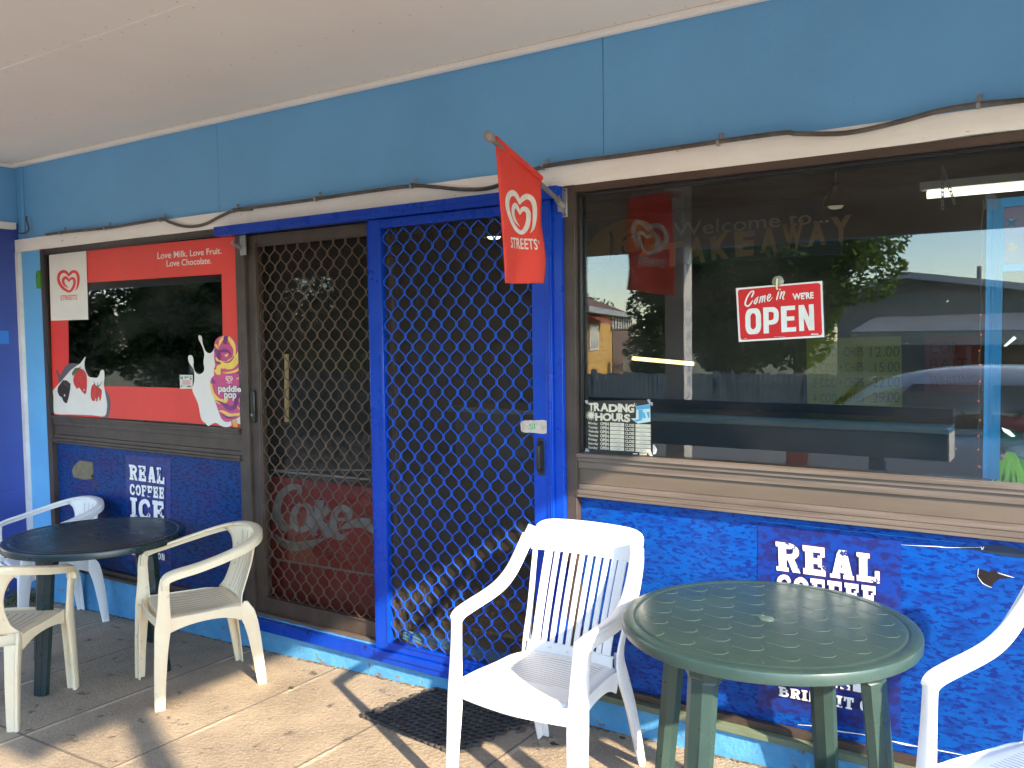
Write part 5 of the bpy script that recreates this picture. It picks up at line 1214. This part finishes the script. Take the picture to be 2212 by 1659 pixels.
g = MB(); rng = random.Random(31)
for i in range(900):
    x = rng.uniform(-6.2, .6); y = -.037 - abs(rng.gauss(0, .012)) - (rng.random() < .12) * rng.uniform(0, .35); r_ = rng.uniform(.0015, .006) * (1.5 if y > -.05 else .7); a0 = rng.uniform(0, 6.28)
    g.poly([(x + r_ * rng.uniform(.7, 2.2) * math.cos(a0 + k * 1.257), y + r_ * math.sin(a0 + k * 1.257), gz(x) + .002 + rng.uniform(0, .003)) for k in range(5)])
o_ = tag(obj('wall_grit', g, M('grit_brown', (.09, .065, .045), .95, (.20, .16, .11), 30), smooth=False), 'brown grit and flakes gathered along the foot of the plinth', 'grit'); o_['kind'] = 'stuff'
# ================================================================ across the street (seen in the panes)
def gy(x, z): return gz(max(-40, min(30, x))) + z
g = MB(); g.box(-2.87, -2.71, -3.29, -3.13, gz(-2.8), 2.844)
ps = tag(obj('verandah_post', g, m_white, bevel=.006), 'white verandah post lettered BURGERS at the awning edge', 'post')
a = Art(lambda u, v, w=0.0: Vector((-2.7095 + w, -3.265 + .11 * u, v)), .0)
for i, c in enumerate('BURGERS'): a.text(c, (lambda i: (lambda u, v, w=0.0: Vector((-2.7095 + w, -3.25 + .08 * u, 1.86 - .118 * i - .075 * v))))(i), off=-.01)
obj('lettering', a, M('post_blue_ink', (.04, .16, .42), .6), ps, smooth=False)
g = MB(); x_ = 1.25; g.tube([(x_, -3.25, gz(x_)), (x_, -3.25, 4.6)], .07, 14); g.tube([(x_, -3.25, gz(x_)), (x_, -3.25, gz(x_) + .06)], .10, 14)
tag(obj('street_pole', g, m_galv), 'round grey steel pole on the kerb side of the footpath', 'pole')
# timber leaner bench under the awning edge
m_bench = M('bench_blue', (.012, .07, .20), .5, (.01, .05, .15), 4); m_bencht = M('bench_top', (.03, .17, .30), .4)
bn = thing('timber_bench', 'dark blue timber bench with white ends along the awning edge', 'bench', (-2.2, -3.0, 0))
obj('seat', MB().box(-3.7, -.80, -3.05, -2.80, .955, .995), m_bencht, bn, bevel=.008)
obj('backboard', MB().box(-3.7, -.805, -3.08, -3.051, .80, 1.10), m_bench, bn, bevel=.006)
obj('apron', MB().box(-3.68, -.812, -2.84, -2.82, .78, .954), m_bench, bn, bevel=.003)
for q in (-3.67, -1.25): obj('leg', MB().box(q - .04, q + .04, -3.03, -2.86, gz(q), .80), m_bench, bn, bevel=.003)
obj('end_board', MB().box(-.8115, -.800, -3.05, -2.815, .775, .9545), m_white, bn, bevel=.002)
# parked car
def car(cx0, yc, zr_):
    t = thing('parked_car', 'white hatchback parked at the kerb, mirrored in the right window', 'car', (cx0 + 2.1, yc, zr_))
    m_car = M('car_white', (.74, .74, .76), .22, coat=.6); m_cg = M('car_glass', (.02, .025, .03), .06, spec=.8)
    L_ = 4.2; hwid = .86
    st_ = [(0, .30, .62, .80), (.06, .22, .80, .84), (.3, .20, .90, .86), (.9, .20, .94, .86), (2.2, .20, .95, .86), (3.1, .20, .93, .86), (3.7, .20, .86, .84), (4.1, .24, .74, .78), (4.2, .34, .60, .70)]
    g = MB(); rings = []
    for x, zb, zt_, hw in st_:
        ring = [(-hw * .86, zb), (-hw, zb + .12), (-hw, (zb + zt_) / 2 + .06), (-hw * .95, zt_ - .05), (-hw * .80, zt_), (0, zt_ + .015), (hw * .80, zt_), (hw * .95, zt_ - .05), (hw, (zb + zt_) / 2 + .06), (hw, zb + .12), (hw * .86, zb)]
        rings.append([(cx0 + x, yc + a, zr_ + b) for a, b in ring])
    k = len(rings[0])
    for r in rings: g.v += r
    for i in range(len(rings) - 1):
        for q in range(k): g.f.append((i * k + q, i * k + (q + 1) % k, (i + 1) * k + (q + 1) % k, (i + 1) * k + q))
    g.f += [tuple(range(k)), tuple((len(rings) - 1) * k + q for q in range(k))]
    obj('body', g, m_car, t, subs=2)
    cab = [(.12, .90, .66), (.45, 1.24, .60), (.75, 1.40, .58), (1.3, 1.47, .57), (2.0, 1.45, .57), (2.5, 1.33, .60), (3.15, .94, .68)]
    g = MB()
    for x, zt_, hw in cab: g.v += [(cx0 + x, yc - hw - .10 * (1.47 - zt_), zr_ + .84), (cx0 + x, yc - hw, zr_ + zt_ - .02), (cx0 + x, yc - hw + .1, zr_ + zt_), (cx0 + x, yc + hw - .1, zr_ + zt_), (cx0 + x, yc + hw, zr_ + zt_ - .02), (cx0 + x, yc + hw + .10 * (1.47 - zt_), zr_ + .84)]
    for i in range(len(cab) - 1):
        for q in range(5): g.f.append((i * 6 + q, i * 6 + q + 1, (i + 1) * 6 + q + 1, (i + 1) * 6 + q))
    obj('roof', g, m_car, t, subs=1)
    for s_ in (-1, 1):
        for x0, x1, xa, xb in ((.62, 1.45, .95, 1.45), (1.53, 2.75, 1.53, 2.25)):
            g = MB(); ya, yb_ = yc + s_ * .735, yc + s_ * .625; g.add([(cx0 + x0, ya, zr_ + .96), (cx0 + x1, ya, zr_ + .96), (cx0 + xb, yb_, zr_ + 1.32), (cx0 + xa, yb_, zr_ + 1.32)], [(0, 1, 2, 3)]); obj('side_window', g, m_cg, t, solid=.012)
    g = MB(); g.add([(cx0 + .14, yc - .58, zr_ + .98), (cx0 + .14, yc + .58, zr_ + .98), (cx0 + .52, yc + .52, zr_ + 1.34), (cx0 + .52, yc - .52, zr_ + 1.34)], [(0, 1, 2, 3)]); obj('rear_window', g, m_cg, t, solid=.012)
    g = MB(); g.add([(cx0 + 3.12, yc - .6, zr_ + 1.0), (cx0 + 3.12, yc + .6, zr_ + 1.0), (cx0 + 2.60, yc + .52, zr_ + 1.34), (cx0 + 2.60, yc - .52, zr_ + 1.34)], [(0, 1, 2, 3)]); obj('windscreen', g, m_cg, t, solid=.012)
    for s_ in (-1, 1):
        g = MB(); g.box(cx0 - .02, cx0 + .16, yc + s_ * .74 - .09, yc + s_ * .74 + .125, zr_ + .60, zr_ + .84); obj('tail_light', g, M('tail_red', (.55, .02, .02), .2, (.7, .14, .03), 18), t, bevel=.02)
        for x in (.75, 3.35):
            w = obj('wheel', MB().lathe([(.0, -.02), (.18, -.03), (.2, -.08), (.31, -.09), (.315, .09), (.2, .08), (0, .06)], (cx0 + x, yc + s_ * .80, zr_ + .315), 24, 'y'), m_black, t)
            obj('rim', MB().lathe([(0, -.03), (.05, -.05), (.17, -.03), (.19, -.06)] if s_ < 0 else [(0, .07), (.05, .09), (.17, .07), (.19, .085)], (cx0 + x, yc + s_ * .80, zr_ + .315), 20, 'y'), m_galv, w)
    return t
car(-2.25, -5.15, gz(0) - .15)
# paling fence in bays
m_fence = M('weathered_paling', (.30, .29, .28), .9, (.17, .17, .17), 3.0, .3, .7, stretch=(1, 1, .3)); rng = random.Random(9)
fe = thing('paling_fence', 'long weathered grey paling fence across the street', 'fence', (-8, -15, 0))
for b in range(9):
    x0 = -25 + b * 3.0; g = MB(); i = 0; x = x0 + .03
    while x < x0 + 2.97:
        w = .095; top = .80 + gz(x) * .35 + rng.uniform(-.025, .025); g.box(x, x + w, -15.02 - (i % 2) * .006, -15.0 - (i % 2) * .006, gy(x, -.5), top); x += w + .014; i += 1
    pa = obj('paling_panel', g, m_fence, fe, smooth=False)
    obj('rail', MB().box(x0, x0 + 3, -15.09, -15.03, .45, .53), m_fence, pa); obj('post', MB().box(x0 - .05, x0 + .05, -15.16, -15.03, gy(x0, -.5), .78), m_fence, fe, smooth=False)
# hedge along the fence top
def leaves(name, cs, n, size, mat, parent=None, seed=1, flat=.6):
    g = MB(); rng = random.Random(seed)
    for i in range(n):
        c, r = cs[rng.randrange(len(cs))]
        while True:
            v = Vector((rng.uniform(-1, 1), rng.uniform(-1, 1), rng.uniform(-1, 1)))
            if .35 < v.length < 1: break
        v = v * (v.length ** -.35)
        p = Vector(c) + Vector((v.x * r[0], v.y * r[1], v.z * r[2])); s_ = size * rng.uniform(.6, 1.4)
        a = Vector((rng.gauss(0, 1), rng.gauss(0, 1), rng.gauss(0, flat))).normalized(); b = a.cross(Vector((rng.gauss(0, 1), rng.gauss(0, 1), rng.gauss(0, 1)))).normalized()
        g.poly([p - a * s_, p + b * s_ * .45, p + a * s_, p - b * s_ * .45])
    return obj(name, g, mat, parent, smooth=False)
m_leafA = leafmat('foliage_green', (.065, .11, .03), (.04, .07, .022)); m_leafB = leafmat('foliage_dark', (.035, .06, .02), (.05, .08, .028), .3)
m_bark = M('bark', (.16, .12, .09), .9, (.10, .075, .055), 8, bump=.5)
tag(leaves('hedge', [((-22 + i * .8, -16.0, .78), (.8, .5, .34)) for i in range(13)], 9000, .075, leafmat('hedge_green', (.12, .19, .04), (.07, .12, .03)), None, 5), 'clipped green hedge showing over the left of the paling fence', 'hedge')
def tree(name, label, x, y, zb, crown, n, size, mat, seed, trunk=.16, group=None):
    t = thing(name, label, 'tree', (x, y, zb), group); rng = random.Random(seed); z0 = min(c[2] - r[2] for c, r in crown)
    g = MB(); top = max(c[2] for c, r in crown)
    g.tube([(x, y, zb), (x + .05, y, zb + (z0 - zb) * .5), (x, y + .05, z0 + .5), (x + .1, y, (z0 + top) / 2)], [trunk, trunk * .85, trunk * .7, trunk * .35], 10)
    for c, r in crown:
        s_ = Vector((x, y, z0 + .2)); e = Vector(c); m_ = s_.lerp(e, .5) + Vector((0, 0, .25)); g.tube(smoothpts([tuple(s_), tuple(m_), tuple(e)], 4), [trunk * .5 * (1 - i / 9) + .012 for i in range(9)], 6)
    obj('trunk', g, m_bark, t); leaves('crown', crown, n, size, mat, t, seed); return t
def crown(x, y, z, R_, H, k, seed, r0=.8):
    rng = random.Random(seed); out = []
    for i in range(k):
        a = rng.uniform(0, 6.283); d = rng.uniform(.1, .8) * R_; h = rng.uniform(-.8, .85); rr3 = r0 * rng.uniform(.6, 1.25)
        d *= math.sqrt(max(.05, 1 - h * h)); out.append(((x + d * math.cos(a), y + d * math.sin(a), z + h * H), (rr3, rr3, rr3 * .8)))
    return out
tree('leafy_tree', 'tall dense green street tree reflected in the middle of the right window', -5.6, -16.4, -.45, crown(-5.65, -16.4, 3.7, 2.0, 2.9, 46, 3, .80), 44000, .082, m_leafA, 3, group='trees across the street')
tree('leafy_tree', 'dark spreading tree reflected left of the OPEN sign', -7.9, -18.4, -.45, crown(-7.8, -18.4, 3.6, 2.0, 3.2, 44, 4, .95), 36000, .11, m_leafB, 4, group='trees across the street')
m_leafC = m_leafB; k_ = 0
for x, y, z_, rr4, hh_, l in ((-31.0, -20, 3.0, 3.4, 3.4, 'broad dark tree reflected at the right of the left window'), (-37, -22, 3.4, 4.2, 3.8, 'large dark tree reflected in the middle of the left window'), (-41.5, -20, 3.2, 3.2, 3.4, 'thick dark tree mirrored beside the white heart card'), (-46, -21, 3.2, 4.4, 3.8, 'large dark tree reflected at the left of the left window'), (-56, -19, 3.2, 4.2, 3.8, 'far dark tree at the very left of the left window reflection'), (-30.5, -44, 2.6, 5.5, 1.9, 'low dark tree rising behind the yellow house roof'), (-12.6, -24.5, 1.9, 1.2, 2.2, 'narrow dark tree beside the end of the yellow house'), (-22.0, -20, 3.2, 3.2, 3.4, 'dark tree mirrored at the right of the brown grille door'), (-26.5, -19, 3.2, 3.4, 3.4, 'dark tree mirrored behind the brown grille door')):  # last two trees are added to keep bright sky out of the door glass
    tree('leafy_tree', l, x, y, -.45, crown(x, y, z_, rr4, hh_, 26, 10 + k_, 1.5 if rr4 > 2 else .6), 11000, .16 if rr4 > 2 else .09, m_leafC, 20 + k_, .22, 'trees across the street'); k_ += 1
# yellow house with tiled hip roof, its long wall running away up the side street
hs = thing('yellow_house', 'yellow weatherboard house with a brown tiled roof across the street', 'house', (-16, -25, -.45), world=False)
HR = math.atan2(-.97, -.35); hs.rotation_euler = (0, 0, HR)
m_yw = M('yellow_board', (.72, .43, .10), .7, (.62, .36, .08), 2); m_tile = M('roof_tile', (.26, .13, .09), .8, (.18, .09, .065), 6, stretch=(1, 1, 4), bump=.5, bs=25)
LW, DW, ZE = 17.5, 7.0, 3.02       # local frame: x along the wall away from the street, +y out of the wall, z from the ground
g = MB()
for i in range(20): g.box(0, LW, -DW, -.012 * (i % 2), i * .151, i * .151 + .150)
obj('wall', g, m_yw, hs, smooth=False)
g = MB(); o = .35; V = [(-o, -DW - o, ZE), (LW + o, -DW - o, ZE), (LW + o, o, ZE), (-o, o, ZE), (3.2, -DW / 2, ZE + 1.55), (LW - 3.2, -DW / 2, ZE + 1.55)]
g.add(V, [(0, 1, 5, 4), (1, 2, 5), (2, 3, 4, 5), (3, 0, 4), (3, 2, 1, 0)]); rf_ = obj('roof', g, m_tile, hs, smooth=False)
g = MB(); g.box(-o - .06, LW + o, o, o + .1, ZE - .16, ZE + .06); g.box(-o - .07, -o, -DW - o, o - .001, ZE - .16, ZE + .06); obj('gutter', g, M('gutter_grey', (.35, .38, .41), .5), rf_)
wn = obj('window', MB().box(2.2, 4.6, .001, .06, 1.4, 2.45), m_white, hs); obj('pane', MB().box(2.45, 4.35, .061, .07, 1.5, 2.35), M('pane_grey', (.45, .47, .48), .2), wn)
g = MB(); g.add([(1.8, 0, 2.85), (5.6, 0, 2.85), (5.6, .55, 2.55), (1.8, .55, 2.55), (1.8, 0, 2.76), (5.6, 0, 2.76), (5.6, .55, 2.46), (1.8, .55, 2.46)], [(0, 1, 2, 3), (4, 7, 6, 5), (0, 3, 7, 4), (1, 5, 6, 2), (2, 6, 7, 3), (0, 4, 5, 1)])
obj('window_hood', g, M('hood_red', (.36, .09, .055), .7), wn, smooth=False)
obj('gable_panel', MB().box(8.7, 17.3, .001, .03, 2.30, 2.85), m_white, hs)
g = MB()
for i in range(9): g.box(8.7 + i * 1.05, 8.95 + i * 1.05, .031, .06, 2.28, 2.87)
g.box(8.6, 17.4, .0615, .08, 2.2, 2.28); obj('batten', g, M('batten_brown', (.05, .03, .025), .7), hs)
obj('door_panel', MB().box(9.3, 17.0, .001, .03, .1, 2.15), M('garage_brown', (.16, .085, .06), .6), hs)
q = Matrix.Rotation(HR, 3, 'Z') @ Vector((8.2, .9, 0)) + Vector((-16, -25, -.45))
ac = thing('air_conditioner', 'white air conditioning unit outside the yellow house', 'air conditioner', q, world=False); ac.rotation_euler = (0, 0, HR)
obj('case', MB().box(-.6, .6, -.2, .2, .35, 1.15), m_white, ac, bevel=.02); obj('fan_grille', MB().lathe([(.30, .2), (.31, .215), (.05, .217), (0, .217)], (0, 0, .75), 24, 'y'), M('fan_grey', (.12, .12, .12), .5), ac); obj('stand', MB().box(-.5, .5, -.15, .15, 0, .349), m_galv, ac)
rl = MB()
for i in range(16): rl.box(i * .35, .12 + i * .35, 1.5, 1.56, 0, 1.35)
rl.box(-.1, 5.6, 1.57, 1.62, 1.25, 1.36)
pf_ = tag(obj('picket_fence', rl, m_white, smooth=False), 'short white picket fence beside the yellow house', 'fence'); pf_.rotation_euler = (0, 0, HR); pf_.location = Matrix.Rotation(HR, 3, 'Z') @ Vector((9.4, 0, 0)) + Vector((-16, -25, -.45))
# grey gabled building to the right
gb = thing('grey_house', 'grey house with a wide low gable behind the street tree', 'house', (-1, -24, -.45)); m_gw = M('grey_wall', (.45, .44, .42), .8, (.38, .37, .36), 1.5)
g = MB(); g.add([(-6.5, -23.5, -.45), (4.5, -23.5, -.45), (4.5, -23.5, 1.75), (-4.6, -23.5, 3.12), (-6.5, -23.5, 2.6), (-6.5, -33, -.45), (4.5, -33, -.45), (4.5, -33, 1.75), (-4.6, -33, 3.12), (-6.5, -33, 2.6)], [(0, 1, 2, 3, 4), (9, 8, 7, 6, 5), (0, 4, 9, 5), (1, 6, 7, 2)]); obj('wall', g, m_gw, gb, smooth=False)
g = MB(); g.add([(-7.0, -22.9, 2.45), (-4.6, -22.9, 3.18), (5.0, -22.9, 1.70), (-7.0, -34, 2.45), (-4.6, -34, 3.18), (5.0, -34, 1.70)], [(0, 1, 4, 3), (1, 2, 5, 4)]); obj('roof', g, M('roof_sheet', (.38, .38, .39), .5, (.32, .32, .33), 3), gb, smooth=False, solid=.05)
g = MB(); g.sweep([(-7.0, -22.88, 2.40), (-4.6, -22.88, 3.12), (5.0, -22.88, 1.64)], (0, 0, 1), .22, .04, 4); obj('barge_board', g, M('barge_grey', (.62, .60, .57), .6), gb, smooth=False)
g = MB(); g.tube([(-3.1, -26, 2.6), (-3.1, -26, 3.45)], .07, 10); obj('flue', g, m_galv, gb)
sh = thing('carport', 'low carport with a pale beam in front of the grey house', 'carport', (-2, -19.5, -.45))
g = MB(); g.box(-5.2, 3.5, -19.6, -19.4, 1.25, 1.55); obj('beam', g, M('beam_grey', (.5, .48, .43), .7), sh); g = MB(); g.add([(-5.2, -19.4, 1.56), (3.5, -19.4, 1.56), (3.5, -22.5, 2.0), (-5.2, -22.5, 2.0)], [(0, 1, 2, 3)]); obj('roof', g, m_tin, sh, smooth=False, solid=.04)
for x in (-5.0, -2.6, 0, 3.3): obj('post', MB().box(x - .05, x + .05, -19.55, -19.45, -.45, 1.25), M('post_grey', (.12, .12, .12), .6) if x == -5.0 else bpy.data.materials['post_grey'], sh)
rd = thing('red_shed', 'dull red timber shed wall under the carport', 'shed', (-1.2, -21.5, -.45)); g = MB()
for i in range(26): g.box(-3.2 + i * .16, -3.045 + i * .16, -22.0 - (i % 2) * .01, -21.9, -.45, 1.2)
obj('wall', g, M('shed_red', (.20, .07, .05), .8), rd, smooth=False)
# power lines
for i, (zz_, l) in enumerate(((4.15, 'upper thin power line crossing the sky in the reflection'), (3.75, 'lower thin power line crossing the sky in the reflection'))):
    g = MB(); g.tube([(-60 + k * 5, -22, zz_ + .9 + .002 * (k * 5 - 40) ** 2 * .3) for k in range(20)], .014, 6); tag(obj('power_line', g, m_blackp), l, 'power line')
